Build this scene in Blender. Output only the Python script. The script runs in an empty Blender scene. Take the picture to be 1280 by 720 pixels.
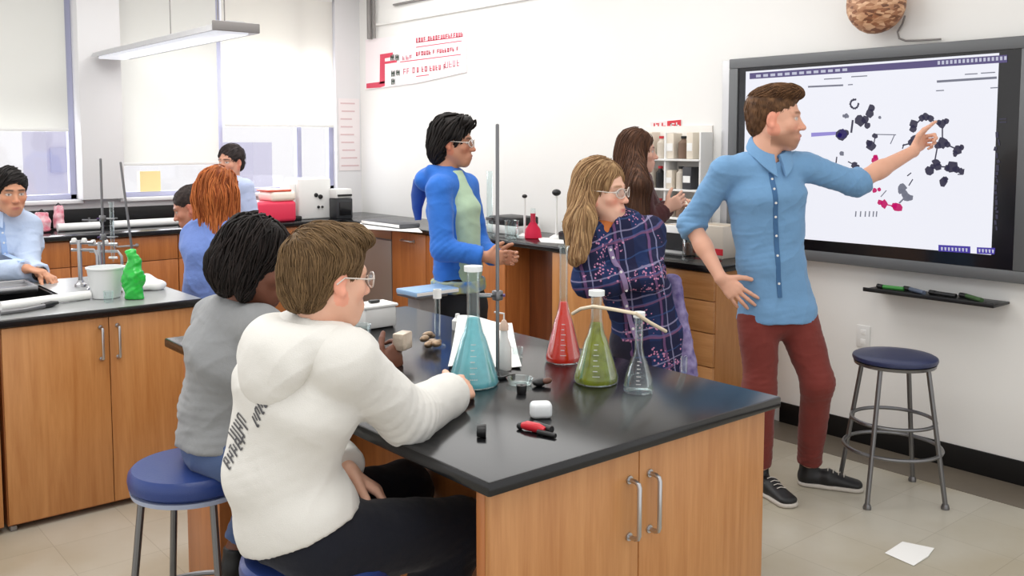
import bpy, bmesh, math, random
import numpy as np
from mathutils import Vector, Matrix
from mathutils.bvhtree import BVHTree

random.seed(7)
rng = np.random.default_rng(11)
scene = bpy.context.scene
COL = scene.collection
PI = math.pi

# ------------------------------------------------------------------ camera
FPX, EYE = 1175.0, 1.57
PITCH, YAW = math.radians(4.5), math.radians(39.9)
CY = 176 + FPX * math.tan(PITCH)
FW = np.array([math.sin(YAW) * math.cos(PITCH), math.cos(YAW) * math.cos(PITCH), -math.sin(PITCH)])
RT = np.array([math.cos(YAW), -math.sin(YAW), 0.0])
UPV = np.cross(RT, FW)
AW = np.array([math.sin(YAW), math.cos(YAW), 0.0])
UZ = np.array([0.0, 0.0, 1.0])
EYEP = np.array([0, 0, EYE])

def ray(x, y): return FW + RT * (x - 640) / FPX - UPV * (y - CY) / FPX
def at(x, y, D):                      # the place seen there, D metres into the room
    d = ray(x, y); return EYEP + d * D / (d @ AW)
def atz(x, y, z):
    d = ray(x, y); return EYEP + d * (z - EYE) / d[2]
def atX(x, y, X):
    d = ray(x, y); return EYEP + d * X / d[0]
def atY(x, y, Y):
    d = ray(x, y); return EYEP + d * Y / d[1]
def facing(deg):                      # 0 = towards the screen side, 90 = into the room
    a = math.radians(deg); return RT * math.cos(a) + AW * math.sin(a)

cam_d = bpy.data.cameras.new('camera'); cam = bpy.data.objects.new('camera', cam_d); COL.objects.link(cam)
cam.location = (0, 0, EYE); cam.rotation_euler = (PI / 2 - PITCH, 0, -YAW)
cam_d.sensor_width = 36; cam_d.lens = 36 * FPX / 1280; cam_d.shift_y = -(360 - CY) / 1280
cam_d.clip_start = 0.05; cam_d.clip_end = 200
scene.camera = cam

# ------------------------------------------------------------------ helpers
def lin(c):
    out = []
    for v in c[:3]:
        v = v / 255.0
        out.append(v / 12.92 if v <= 0.04045 else ((v + 0.055) / 1.055) ** 2.4)
    return (*out, 1.0)

def nrm(v):
    v = np.asarray(v, float); n = np.linalg.norm(v)
    return v / n if n > 1e-9 else v

def tag(o, label=None, cat=None, group=None, kind=None):
    if label: o['label'] = label
    if cat: o['category'] = cat
    if group: o['group'] = group
    if kind: o['kind'] = kind
    return o

def thing(name, label, cat, loc=(0, 0, 0), group=None):
    o = bpy.data.objects.new(name, None); COL.objects.link(o)
    o.empty_display_size = 0.1
    o.location = Vector([float(v) for v in loc])
    return tag(o, label, cat, group)

def origin_of(parent):
    v = Vector((0, 0, 0))
    while parent is not None:
        v = v + parent.location; parent = parent.parent
    return v

def copy_tree(o, parent=None):
    c = o.copy(); COL.objects.link(c); c.parent = parent
    for ch in list(o.children): copy_tree(ch, c)
    return c

class MB:
    """collects shapes in world coordinates and links them as one mesh object"""
    def __init__(self): self.v = []; self.f = []; self.m = []; self.mi = 0
    def raw(self, verts, faces):
        b = len(self.v)
        self.v += [tuple(map(float, p)) for p in verts]
        for f in faces: self.f.append(tuple(i + b for i in f)); self.m.append(self.mi)
        return self
    def box(self, lo, hi, bev=0.0, rotz=0.0, seg=2, M=None):
        lo = np.array(lo, float); hi = np.array(hi, float); c = (lo + hi) / 2; s = hi - lo
        bm = bmesh.new(); bmesh.ops.create_cube(bm, size=1.0)
        for v in bm.verts: v.co = Vector((v.co.x * s[0], v.co.y * s[1], v.co.z * s[2]))
        bev = min(bev, 0.49 * min(s))
        if bev > 0: bmesh.ops.bevel(bm, geom=list(bm.edges), offset=bev, segments=seg, affect='EDGES', profile=0.5)
        T = Matrix.Translation(Vector(c)) @ Matrix.Rotation(rotz, 4, 'Z')
        if M is not None: T = M @ T
        bm.transform(T); self._bm(bm); return self
    def _bm(self, bm):
        bm.verts.index_update()
        self.raw([v.co[:] for v in bm.verts], [[v.index for v in f.verts] for f in bm.faces]); bm.free()
    def tube(self, pts, r, n=8, closed=False, cap=True, flat=None):
        pts = [np.asarray(p, float) for p in pts]; N = len(pts)
        rs = r if isinstance(r, (list, tuple, np.ndarray)) else [r] * N
        T = []
        for i in range(N):
            a = pts[(i - 1) % N] if (closed or i > 0) else pts[0]
            b = pts[(i + 1) % N] if (closed or i < N - 1) else pts[-1]
            T.append(nrm(b - a))
        ref = np.array([0, 0, 1.0]) if abs(T[0][2]) < 0.9 else np.array([1.0, 0, 0])
        U = nrm(np.cross(T[0], ref)); V = []
        for i in range(N):
            u = nrm(U - T[i] * (U @ T[i])); U = u
            w = np.cross(T[i], u)
            for k in range(n):
                a = 2 * PI * k / n
                V.append(pts[i] + rs[i] * (u * math.cos(a) + w * math.sin(a) * (flat or 1)))
        F = []
        for i in range(N if closed else N - 1):
            j = (i + 1) % N
            for k in range(n):
                l = (k + 1) % n
                F.append((i * n + k, i * n + l, j * n + l, j * n + k))
        if cap and not closed:
            F.append(tuple(range(n))[::-1]); F.append(tuple((N - 1) * n + k for k in range(n)))
        return self.raw(V, F)
    def lathe(self, prof, c=(0, 0, 0), n=32, axis=None):
        c = np.asarray(c, float); V = []; F = []
        if axis is None: u, w, a = np.array([1., 0, 0]), np.array([0, 1., 0]), np.array([0, 0, 1.])
        else:
            a = nrm(axis); ref = np.array([0, 0, 1.]) if abs(a[2]) < .9 else np.array([1., 0, 0])
            u = nrm(np.cross(ref, a)); w = np.cross(a, u)
        for (r, z) in prof:
            for k in range(n):
                t = 2 * PI * k / n
                V.append(c + a * z + (u * math.cos(t) + w * math.sin(t)) * max(r, 1e-5))
        for i in range(len(prof) - 1):
            for k in range(n):
                l = (k + 1) % n
                F.append((i * n + k, i * n + l, (i + 1) * n + l, (i + 1) * n + k))
        if prof[0][0] > 1e-4: F.append(tuple(range(n))[::-1])
        if prof[-1][0] > 1e-4: F.append(tuple((len(prof) - 1) * n + k for k in range(n)))
        return self.raw(V, F)
    def prism(self, poly, o, u, w, d):
        """polygon (2d points) in plane o+u*x+w*y extruded by vector d"""
        o, u, w, d = [np.asarray(t, float) for t in (o, u, w, d)]
        P = [o + u * x + w * y for x, y in poly]; n = len(P)
        V = P + [p + d for p in P]
        F = [tuple(range(n))[::-1], tuple(range(n, 2 * n))] + [(i, (i + 1) % n, n + (i + 1) % n, n + i) for i in range(n)]
        return self.raw(V, F)
    def blob(self, c, r, n=16, amp=0.0, f=20.0, M=None, seed=0):
        bm = bmesh.new(); bmesh.ops.create_icosphere(bm, subdivisions=3, radius=1.0)
        r = np.asarray(r, float) * np.ones(3); R = np.eye(3) if M is None else np.asarray(M)
        for v in bm.verts:
            p = np.array(v.co); q = p * r
            q = q * (1 + amp * float(folds(q[None] + seed, f)[0]))
            v.co = Vector(R @ q + np.asarray(c))
        self._bm(bm); return self
    def build(self, name, mat, parent=None, smooth=True, angle=35, origin=None):
        me = bpy.data.meshes.new(name)
        V = np.array(self.v, float)
        if parent is not None: o0 = np.array(origin_of(parent))
        elif origin is not None: o0 = np.array(origin, float)
        else:
            lo, hi = V.min(0), V.max(0); o0 = np.array([(lo[0] + hi[0]) / 2, (lo[1] + hi[1]) / 2, lo[2]])
        me.from_pydata([tuple(p) for p in (V - o0)], [], self.f)
        mats = mat if isinstance(mat, (list, tuple)) else [mat]
        for m in mats: me.materials.append(m)
        if len(mats) > 1: me.polygons.foreach_set('material_index', self.m)
        bm = bmesh.new(); bm.from_mesh(me); bmesh.ops.recalc_face_normals(bm, faces=bm.faces); bm.to_mesh(me); bm.free()
        if smooth:
            me.polygons.foreach_set('use_smooth', [True] * len(me.polygons))
            try: me.set_sharp_from_angle(angle=math.radians(angle))
            except Exception: pass
        ob = bpy.data.objects.new(name, me); COL.objects.link(ob)
        if parent is not None: ob.parent = parent
        else: ob.location = Vector(o0)
        return ob

def solo(name, mb, mat, label, cat, group=None, **k):
    return tag(mb.build(name, mat, None, **k), label, cat, group)
def struct(name, mb, mat, **k):
    return tag(mb.build(name, mat, None, **k), kind='structure')

def folds(p, f, seed=0.0):
    p = np.asarray(p)
    x, y, z = p[:, 0] + seed, p[:, 1] + seed * 1.7, p[:, 2] - seed * .6
    a = np.sin(f * (.8 * x + .3 * y + .9 * z) + 1.7 * np.sin(f * .63 * (y - .5 * x) + 1.3))
    b = np.sin(f * (-.7 * x + .6 * y + .7 * z) * 1.37 + 1.9 * np.sin(f * .51 * (z + .4 * x) + .4))
    c = np.sin(f * (.2 * x - .9 * y + .5 * z) * .77 + 1.5 * np.sin(f * .8 * (x - z)))
    return (a + b + c) / 3

# ------------------------------------------------------------------ materials
def new_mat(name):
    m = bpy.data.materials.new(name); m.use_nodes = True
    nt = m.node_tree; nt.nodes.clear()
    out = nt.nodes.new('ShaderNodeOutputMaterial'); b = nt.nodes.new('ShaderNodeBsdfPrincipled')
    nt.links.new(b.outputs[0], out.inputs[0])
    return m, nt, b, out

def mat(name, col, rough=.5, metal=0., spec=.5, var=0., vscale=8., bump=0., bscale=60., stretch=(1, 1, 1), attr=None, sheen=0., sss=0., emit=None, estr=0., coat=0., col2=None, wrinkle=0., wscale=9.):
    m, nt, b, out = new_mat(name); N = nt.nodes; L = nt.links
    b.inputs['Roughness'].default_value = rough; b.inputs['Metallic'].default_value = metal
    b.inputs['Specular IOR Level'].default_value = spec
    if coat: b.inputs['Coat Weight'].default_value = coat; b.inputs['Coat Roughness'].default_value = .08
    if sheen: b.inputs['Sheen Weight'].default_value = sheen
    if sss:
        b.inputs['Subsurface Weight'].default_value = sss; b.inputs['Subsurface Radius'].default_value = (.012, .005, .003)
        b.inputs['Subsurface Scale'].default_value = 1.0
    tc = N.new('ShaderNodeTexCoord'); mp = N.new('ShaderNodeMapping'); mp.inputs['Scale'].default_value = stretch
    L.new(tc.outputs['Object'], mp.inputs[0])
    c1 = lin(col)
    if attr:
        a = N.new('ShaderNodeAttribute'); a.attribute_name = attr; src = a.outputs['Color']
    else:
        rgb = N.new('ShaderNodeRGB'); rgb.outputs[0].default_value = c1; src = rgb.outputs[0]
    if var:
        n = N.new('ShaderNodeTexNoise'); n.inputs['Scale'].default_value = vscale; n.inputs['Detail'].default_value = 5
        L.new(mp.outputs[0], n.inputs[0])
        mx = N.new('ShaderNodeMix'); mx.data_type = 'RGBA'
        rp = N.new('ShaderNodeMapRange'); rp.inputs[1].default_value = .3; rp.inputs[2].default_value = .7
        L.new(n.outputs[0], rp.inputs[0]); L.new(rp.outputs[0], mx.inputs[0])
        if col2 is not None:
            L.new(src, mx.inputs[6]); mx.inputs[7].default_value = lin(col2)
        else:
            h = N.new('ShaderNodeHueSaturation'); h.inputs['Value'].default_value = 1 - var; L.new(src, h.inputs['Color'])
            L.new(src, mx.inputs[6]); L.new(h.outputs[0], mx.inputs[7])
        src = mx.outputs[2]
    L.new(src, b.inputs['Base Color'])
    prev = None
    for (st, sc, dist) in ((wrinkle, wscale, .02), (bump, bscale, .004)):
        if st:
            n2 = N.new('ShaderNodeTexNoise'); n2.inputs['Scale'].default_value = sc; n2.inputs['Detail'].default_value = 3
            L.new(mp.outputs[0], n2.inputs[0])
            bp = N.new('ShaderNodeBump'); bp.inputs['Strength'].default_value = st; bp.inputs['Distance'].default_value = dist
            L.new(n2.outputs[0], bp.inputs['Height'])
            if prev is not None: L.new(prev, bp.inputs['Normal'])
            prev = bp.outputs[0]
    if prev is not None: L.new(prev, b.inputs['Normal'])
    if emit is not None:
        b.inputs['Emission Color'].default_value = lin(emit); b.inputs['Emission Strength'].default_value = estr
    return m

def wood_mat(name, col, col2, along=2, coat=.15):
    st = [14, 14, 14]; st[along] = .9
    m, nt, b, out = new_mat(name); N = nt.nodes; L = nt.links
    tc = N.new('ShaderNodeTexCoord'); mp = N.new('ShaderNodeMapping'); mp.inputs['Scale'].default_value = st
    L.new(tc.outputs['Object'], mp.inputs[0])
    n = N.new('ShaderNodeTexNoise'); n.inputs['Scale'].default_value = 1.3; n.inputs['Detail'].default_value = 6; n.inputs['Roughness'].default_value = .6
    n.inputs['Distortion'].default_value = .6
    L.new(mp.outputs[0], n.inputs[0])
    n2 = N.new('ShaderNodeTexNoise'); n2.inputs['Scale'].default_value = 9; n2.inputs['Detail'].default_value = 3; L.new(mp.outputs[0], n2.inputs[0])
    mx0 = N.new('ShaderNodeMath'); mx0.operation = 'MULTIPLY_ADD'; mx0.inputs[1].default_value = .35
    L.new(n2.outputs[0], mx0.inputs[0]); L.new(n.outputs[0], mx0.inputs[2])
    rp = N.new('ShaderNodeValToRGB'); rp.color_ramp.elements[0].position = .5; rp.color_ramp.elements[1].position = .85
    rp.color_ramp.elements[0].color = lin(col); rp.color_ramp.elements[1].color = lin(col2)
    L.new(mx0.outputs[0], rp.inputs[0]); L.new(rp.outputs[0], b.inputs['Base Color'])
    b.inputs['Roughness'].default_value = .38; b.inputs['Coat Weight'].default_value = coat; b.inputs['Coat Roughness'].default_value = .25
    bp = N.new('ShaderNodeBump'); bp.inputs['Strength'].default_value = .08; bp.inputs['Distance'].default_value = .002
    L.new(n2.outputs[0], bp.inputs['Height']); L.new(bp.outputs[0], b.inputs['Normal'])
    return m

def glass_mat(name, tint=(248, 252, 252), base=.02):
    m, nt, b, out = new_mat(name); N = nt.nodes; L = nt.links; N.remove(b)
    t = N.new('ShaderNodeBsdfTransparent'); t.inputs[0].default_value = lin(tint)
    g = N.new('ShaderNodeBsdfGlossy'); g.inputs['Roughness'].default_value = .04; g.inputs[0].default_value = (1, 1, 1, 1)
    lw = N.new('ShaderNodeLayerWeight'); lw.inputs['Blend'].default_value = .35
    ma = N.new('ShaderNodeMath'); ma.operation = 'MULTIPLY_ADD'; ma.inputs[1].default_value = .28; ma.inputs[2].default_value = base
    L.new(lw.outputs['Fresnel'], ma.inputs[0])
    mx = N.new('ShaderNodeMixShader'); L.new(ma.outputs[0], mx.inputs[0]); L.new(t.outputs[0], mx.inputs[1]); L.new(g.outputs[0], mx.inputs[2])
    L.new(mx.outputs[0], out.inputs[0]); return m

def liquid_mat(name, col, clear=.35, tint=None, var=.0):
    m, nt, b, out = new_mat(name); N = nt.nodes; L = nt.links
    b.inputs['Base Color'].default_value = lin(col); b.inputs['Roughness'].default_value = .3; b.inputs['Specular IOR Level'].default_value = .15
    t = N.new('ShaderNodeBsdfTransparent'); t.inputs[0].default_value = lin(tint or col)
    tr = N.new('ShaderNodeBsdfTranslucent'); tr.inputs[0].default_value = lin(col)
    m1 = N.new('ShaderNodeMixShader'); m1.inputs[0].default_value = .4; L.new(b.outputs[0], m1.inputs[1]); L.new(tr.outputs[0], m1.inputs[2])
    m2 = N.new('ShaderNodeMixShader'); m2.inputs[0].default_value = clear
    if var:
        tc = N.new('ShaderNodeTexCoord'); n = N.new('ShaderNodeTexNoise'); n.inputs['Scale'].default_value = 22; L.new(tc.outputs['Object'], n.inputs[0])
        mr = N.new('ShaderNodeMapRange'); mr.inputs[1].default_value = .35; mr.inputs[2].default_value = .65; mr.inputs[3].default_value = max(0, clear - var); mr.inputs[4].default_value = clear + var
        L.new(n.outputs[0], mr.inputs[0]); L.new(mr.outputs[0], m2.inputs[0])
    L.new(m1.outputs[0], m2.inputs[1]); L.new(t.outputs[0], m2.inputs[2]); L.new(m2.outputs[0], out.inputs[0]); return m

def emit_mat(name, col, s=1.0):
    m, nt, b, out = new_mat(name)
    b.inputs['Base Color'].default_value = (0.02, .02, .02, 1); b.inputs['Roughness'].default_value = .3
    b.inputs['Specular IOR Level'].default_value = .2
    b.inputs['Emission Color'].default_value = lin(col); b.inputs['Emission Strength'].default_value = s
    return m
# ------------------------------------------------------------------ implicit surfaces for bodies, cloth and hair
def cap(a, b, ra, rb, k=.02, cuts=(), op='u'):
    a, b = np.asarray(a, float), np.asarray(b, float); ba = b - a; L2 = max(ba @ ba, 1e-9); R = max(ra, rb)
    def fn(X, Y, Z):
        px, py, pz = X - a[0], Y - a[1], Z - a[2]
        t = np.clip((px * ba[0] + py * ba[1] + pz * ba[2]) / L2, 0, 1)
        d = np.sqrt((px - t * ba[0]) ** 2 + (py - t * ba[1]) ** 2 + (pz - t * ba[2]) ** 2) - (ra + t * (rb - ra))
        for c, n in cuts: d = np.maximum(d, (X - c[0]) * n[0] + (Y - c[1]) * n[1] + (Z - c[2]) * n[2])
        return d
    return (np.minimum(a, b) - R, np.maximum(a, b) + R, fn, k, op)

def ell(c, r, M=None, k=.02, op='u', cuts=()):
    c = np.asarray(c, float); r = np.asarray(r, float) * np.ones(3); M = np.eye(3) if M is None else np.asarray(M); R = max(r)
    rm = min(r)
    def fn(X, Y, Z):
        px, py, pz = X - c[0], Y - c[1], Z - c[2]
        q0 = (px * M[0, 0] + py * M[1, 0] + pz * M[2, 0]); q1 = (px * M[0, 1] + py * M[1, 1] + pz * M[2, 1]); q2 = (px * M[0, 2] + py * M[1, 2] + pz * M[2, 2])
        k0 = np.sqrt((q0 / r[0]) ** 2 + (q1 / r[1]) ** 2 + (q2 / r[2]) ** 2)
        k1 = np.sqrt((q0 / r[0] ** 2) ** 2 + (q1 / r[1] ** 2) ** 2 + (q2 / r[2] ** 2) ** 2)
        d = np.where(k0 < .05, -rm, k0 * (k0 - 1) / np.maximum(k1, 1e-6))
        for cc, n in cuts: d = np.maximum(d, (X - cc[0]) * n[0] + (Y - cc[1]) * n[1] + (Z - cc[2]) * n[2])
        return d
    return (c - R, c + R, fn, k, op)

def eseg(a, b, lat, s0, s1, k=.03, capr=None, cuts=()):
    a, b = np.asarray(a, float), np.asarray(b, float); L = np.linalg.norm(b - a); w = (b - a) / L
    u = nrm(np.asarray(lat) - w * (np.asarray(lat) @ w)); v = np.cross(w, u); R = max(*s0, *s1)
    cr = capr or min(*s0, *s1) * .8
    def fn(X, Y, Z):
        px, py, pz = X - a[0], Y - a[1], Z - a[2]
        e = px * w[0] + py * w[1] + pz * w[2]; U = px * u[0] + py * u[1] + pz * u[2]; V = px * v[0] + py * v[1] + pz * v[2]
        ec = np.clip(e, 0, L); t = ec / L; o = e - ec
        A = s0[0] + (s1[0] - s0[0]) * t; B = s0[1] + (s1[1] - s0[1]) * t
        q = np.sqrt((U / A) ** 2 + (V / B) ** 2 + (o / cr) ** 2)
        g = np.sqrt((U / A ** 2) ** 2 + (V / B ** 2) ** 2 + (o / cr ** 2) ** 2)
        d = np.where(q < .05, -np.minimum(A, B), q * (q - 1) / np.maximum(g, 1e-6))
        for c, n in cuts: d = np.maximum(d, (X - c[0]) * n[0] + (Y - c[1]) * n[1] + (Z - c[2]) * n[2])
        return d
    return (np.minimum(a, b) - R, np.maximum(a, b) + R, fn, k, 'u')

def cutp(c, n, lo=None, hi=None):
    """removes everything on the side n points to (within lo..hi)"""
    c = np.asarray(c, float); n = nrm(n)
    def fn(X, Y, Z): return (X - c[0]) * n[0] + (Y - c[1]) * n[1] + (Z - c[2]) * n[2]
    return (lo, hi, fn, 0, 'cut')

BIG = .07
def sdf_mesh(prims, h):
    us = [p for p in prims if p[4] == 'u']
    lo = np.min([p[0] for p in us], axis=0) - .035; hi = np.max([p[1] for p in us], axis=0) + .035
    n = np.ceil((hi - lo) / h).astype(int) + 1
    d = np.full(n, BIG, np.float32)
    ax = [(lo[i] + h * np.arange(n[i])).astype(np.float32) for i in range(3)]
    for (l, u, fn, k, op) in prims:
        if l is None: i0, i1 = np.zeros(3, int), n
        else:
            i0 = np.clip(np.floor((l - .05 - lo) / h).astype(int), 0, n); i1 = np.clip(np.ceil((u + .05 - lo) / h).astype(int) + 1, 0, n)
        if np.any(i1 <= i0): continue
        sl = tuple(slice(a, b) for a, b in zip(i0, i1))
        X, Y, Z = ax[0][sl[0]][:, None, None], ax[1][sl[1]][None, :, None], ax[2][sl[2]][None, None, :]
        b = fn(X, Y, Z).astype(np.float32); a = d[sl]
        if op == 'u':
            if k > 0:
                t = np.clip(.5 + .5 * (a - b) / k, 0, 1); d[sl] = a + (b - a) * t - k * t * (1 - t)
            else: d[sl] = np.minimum(a, b)
        elif op == 's':
            b = -b
            if k > 0:
                t = np.clip(.5 - .5 * (a - b) / k, 0, 1); d[sl] = a + (b - a) * t + k * t * (1 - t)
            else: d[sl] = np.maximum(a, b)
        else: d[sl] = np.maximum(a, b)
    d[0], d[-1], d[:, 0], d[:, -1], d[:, :, 0], d[:, :, -1] = BIG, BIG, BIG, BIG, BIG, BIG
    return nets(d, lo, h)

def nets(d, lo, h):
    s = d < 0
    c = np.zeros(np.array(s.shape) - 1, np.int8)
    offs = [(i, j, k) for i in (0, 1) for j in (0, 1) for k in (0, 1)]
    nx, ny, nz = c.shape
    for o in offs: c += s[o[0]:o[0] + nx, o[1]:o[1] + ny, o[2]:o[2] + nz]
    I = np.argwhere((c > 0) & (c < 8))
    if len(I) == 0: return np.zeros((0, 3)), np.zeros((0, 4), int)
    idm = np.full(c.shape, -1, np.int32); idm[I[:, 0], I[:, 1], I[:, 2]] = np.arange(len(I))
    val = np.stack([d[I[:, 0] + o[0], I[:, 1] + o[1], I[:, 2] + o[2]] for o in offs], 1).astype(np.float64)
    pos = np.zeros((len(I), 3)); cnt = np.zeros(len(I)); O = np.array(offs, float)
    for i in range(8):
        for j in range(i + 1, 8):
            if abs(O[i] - O[j]).sum() != 1: continue
            m = (val[:, i] < 0) != (val[:, j] < 0)
            t = val[m, i] / (val[m, i] - val[m, j])
            pos[m] += O[i] + t[:, None] * (O[j] - O[i]); cnt[m] += 1
    V = lo + h * (I + pos / cnt[:, None])
    Q = []
    for a in range(3):
        b, e = (a + 1) % 3, (a + 2) % 3
        A = [slice(None)] * 3; B = [slice(None)] * 3; A[a] = slice(0, -1); B[a] = slice(1, None)
        sa, sb = s[tuple(A)], s[tuple(B)]
        E = np.argwhere(sa != sb)
        E = E[(E[:, b] > 0) & (E[:, e] > 0) & (E[:, b] < s.shape[b] - 1) & (E[:, e] < s.shape[e] - 1)]
        ins = sa[E[:, 0], E[:, 1], E[:, 2]]
        def cell(db, de):
            k = E.copy(); k[:, b] -= db; k[:, e] -= de; return idm[k[:, 0], k[:, 1], k[:, 2]]
        q = np.stack([cell(1, 1), cell(0, 1), cell(0, 0), cell(1, 0)], 1)
        q[~ins] = q[~ins][:, ::-1]; Q.append(q)
    Q = np.concatenate(Q); Q = Q[(Q >= 0).all(1)]
    return V, Q

def vnormals(V, Q):
    n = np.cross(V[Q[:, 2]] - V[Q[:, 0]], V[Q[:, 3]] - V[Q[:, 1]])
    N = np.zeros_like(V)
    for i in range(4): np.add.at(N, Q[:, i], n)
    return N / np.maximum(np.linalg.norm(N, axis=1), 1e-9)[:, None]

def relax(V, Q, it=1, w=.5):
    for _ in range(it):
        S = np.zeros_like(V); c = np.zeros(len(V))
        for i in range(4):
            for j in (1, 3):
                np.add.at(S, Q[:, i], V[Q[:, (i + j) % 4]]); np.add.at(c, Q[:, i], 1)
        V = V * (1 - w) + w * S / np.maximum(c, 1)[:, None]
    return V

def mesh_obj(name, V, F, mats, parent, col=None, midx=None, smooth=True):
    me = bpy.data.meshes.new(name)
    V = V - np.array(origin_of(parent)) if parent is not None else V
    F = np.asarray(F); n = len(F); k = F.shape[1]
    me.vertices.add(len(V)); me.vertices.foreach_set('co', V.astype(np.float32).ravel())
    me.loops.add(n * k); me.loops.foreach_set('vertex_index', F.astype(np.int32).ravel())
    me.polygons.add(n); me.polygons.foreach_set('loop_start', np.arange(0, n * k, k, dtype=np.int32))
    me.polygons.foreach_set('use_smooth', np.full(n, smooth))
    for m in (mats if isinstance(mats, (list, tuple)) else [mats]): me.materials.append(m)
    if midx is not None: me.polygons.foreach_set('material_index', np.asarray(midx, np.int32))
    me.update(calc_edges=True)
    if col is not None:
        a = me.color_attributes.new('Col', 'FLOAT_COLOR', 'POINT')
        a.data.foreach_set('color', np.concatenate([col, np.ones((len(col), 1))], 1).astype(np.float32).ravel())
    me.validate()
    ob = bpy.data.objects.new(name, me); COL.objects.link(ob); ob.parent = parent
    return ob

def bvh(V, Q): return BVHTree.FromPolygons([tuple(p) for p in V], [tuple(map(int, q)) for q in Q])
# ------------------------------------------------------------------ people
def head_frame(phi, pitch=0, roll=0):
    f = facing(phi); r = np.cross(f, UZ)
    p, q = math.radians(pitch), math.radians(roll)
    fy = f * math.cos(p) - UZ * math.sin(p); uz = np.cross(r, fy)
    r2 = r * math.cos(q) - uz * math.sin(q); u2 = uz * math.cos(q) + r * math.sin(q)
    return np.stack([r2, fy, u2], 1)           # columns: person's right, forward, up

def head_prims(c, H, s, jaw=1.0, mouth=0.0):
    P = lambda x, y, z: c + H @ (np.array([x, y, z]) * s)
    R = lambda *r: np.array(r) * s
    o = [ell(P(0, -.018, .036), R(.073, .094, .08), H, .02 * s),
         ell(P(0, .028, -.028), R(.058 * jaw, .06, .084), H, .03 * s),
         cap(P(0, .058, -.094), P(0, .062, -.098), .022 * s, .019 * s, .025 * s)]
    for q in (-1, 1):
        o += [cap(P(q * .052 * jaw, -.004, -.045), P(q * .016, .058, -.094), .02 * s, .017 * s, .03 * s),
              ell(P(q * .041, .054, -.026), R(.02, .02, .018), H, .02 * s),
              cap(P(q * .014, .079, .021), P(q * .044, .066, .02), .0105 * s, .009 * s, .012 * s)]
    o += [cap(P(0, .078, .008), P(0, .1, -.03), .0075 * s, .011 * s, .012 * s),
          ell(P(0, .104, -.034), R(.0105, .0105, .009), H, .008 * s)]
    for q in (-1, 1):
        o += [ell(P(q * .012, .094, -.036), R(.0085, .011, .0075), H, .006 * s),
              (lambda e: (e[0], e[1], e[2], .009 * s, 's'))(ell(P(q * .031, .096, .002), R(.017, .017, .0115), H)),
              ell(P(q * .031, .0665, .001), R(.0132, .0132, .0132), H, .002 * s)]
        o += [cap(P(q * .019, .0775, .0085), P(q * .043, .0715, .0075), .0035 * s, .0035 * s, .004 * s)]
    o += [ell(P(0, .079, -.07), R(.03, .014, .02), H, .016 * s),
          cap(P(-.016, .087, -.066), P(0, .0925, -.0645), .0052 * s, .0055 * s, .006 * s), cap(P(.016, .087, -.066), P(0, .0925, -.0645), .0052 * s, .0055 * s, .006 * s),
          cap(P(-.013, .087, -.0765 - mouth), P(.013, .087, -.0765 - mouth), .0065 * s, .0065 * s, .006 * s),
          (lambda e: (e[0], e[1], e[2], .004 * s, 's'))(cap(P(-.019, .096, -.071 - mouth / 2), P(.019, .096, -.071 - mouth / 2), .0022 * s + mouth * .5, .0022 * s + mouth * .5))]
    for q in (-1, 1):
        E = H @ np.array([[1, 0, 0], [0, .97, .24], [0, -.24, .97]]) if True else H
        o += [ell(P(q * .073, -.012, -.006), R(.009, .017, .028), E, .008 * s),
              (lambda e: (e[0], e[1], e[2], .006 * s, 's'))(ell(P(q * .086, -.008, -.004), R(.007, .011, .02), E)),
              ell(P(q * .076, -.004, -.03), R(.008, .009, .011), E, .008 * s)]
    return o

def head_colour(V, c, H, s, skin, brow, lip, iris=(60, 40, 25), stubble=None, blush=.12):
    L = ((V - c) @ H) / s
    base = np.array(lin(skin)[:3]); C = np.tile(base, (len(V), 1))
    def mix(m, col, a=1.0):
        w = np.clip(m, 0, 1)[:, None] * a; C[:] = C * (1 - w) + np.array(col) * w
    near = (np.linalg.norm(L, axis=1) < .17).astype(float)
    x, y, z = np.abs(L[:, 0]), L[:, 1], L[:, 2]
    front = near * (y > .045)
    red = np.array(lin((min(255, skin[0] + 12), int(skin[1] * .78), int(skin[2] * .74)))[:3])
    mix(front * np.exp(-(((x - .04) / .02) ** 2 + ((z + .035) / .018) ** 2)), red, blush * 3)
    mix(near * (x > .068) * (np.abs(y + .01) < .035), red, .45)
    mix(front * np.exp(-((x / .014) ** 2 + ((z + .034) / .014) ** 2)), red, .3)
    if stubble is not None:
        low = np.clip((-.038 - z - .25 * np.clip(.06 - y, 0, 1)) / .02, 0, 1) * (y > -.01) * near * np.clip((z + .118 + .1 * (y - .05)) / .015, 0, 1)
        mu = np.exp(-(((x) / .03) ** 2 + ((z + .055) / .008) ** 2)) * front
        mix(np.clip(low + mu, 0, 1) * (1 - np.exp(-((x / .03) ** 2 + ((z + .071) / .009) ** 2)) * .9), lin(stubble)[:3], .6)
    mix(front * np.exp(-((x / .021) ** 4 + ((z + .071) / .0095) ** 4)), lin(lip)[:3], .8)
    bz = .0235 - .12 * np.clip(x - .035, 0, 1)
    mix(front * np.exp(-(((x - .03) / .021) ** 6 + ((z - bz) / .0052) ** 4)), lin(brow)[:3], .9)
    ex = (x - .031) / .0135; ez = (z - .001) / .0062
    eye = front * np.exp(-(ex ** 2 + ez ** 2) ** 3)
    mix(front * np.exp(-(((x - .031) / .0165) ** 4 + ((z - .003) / .009) ** 4)), np.array(lin(skin)[:3]) * .45, .6)
    mix(eye, (.75, .73, .7))
    mix(front * np.exp(-(((x - .031) ** 2 + (z - .001) ** 2) / .0055 ** 2) ** 3), lin(iris)[:3])
    return C

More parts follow.
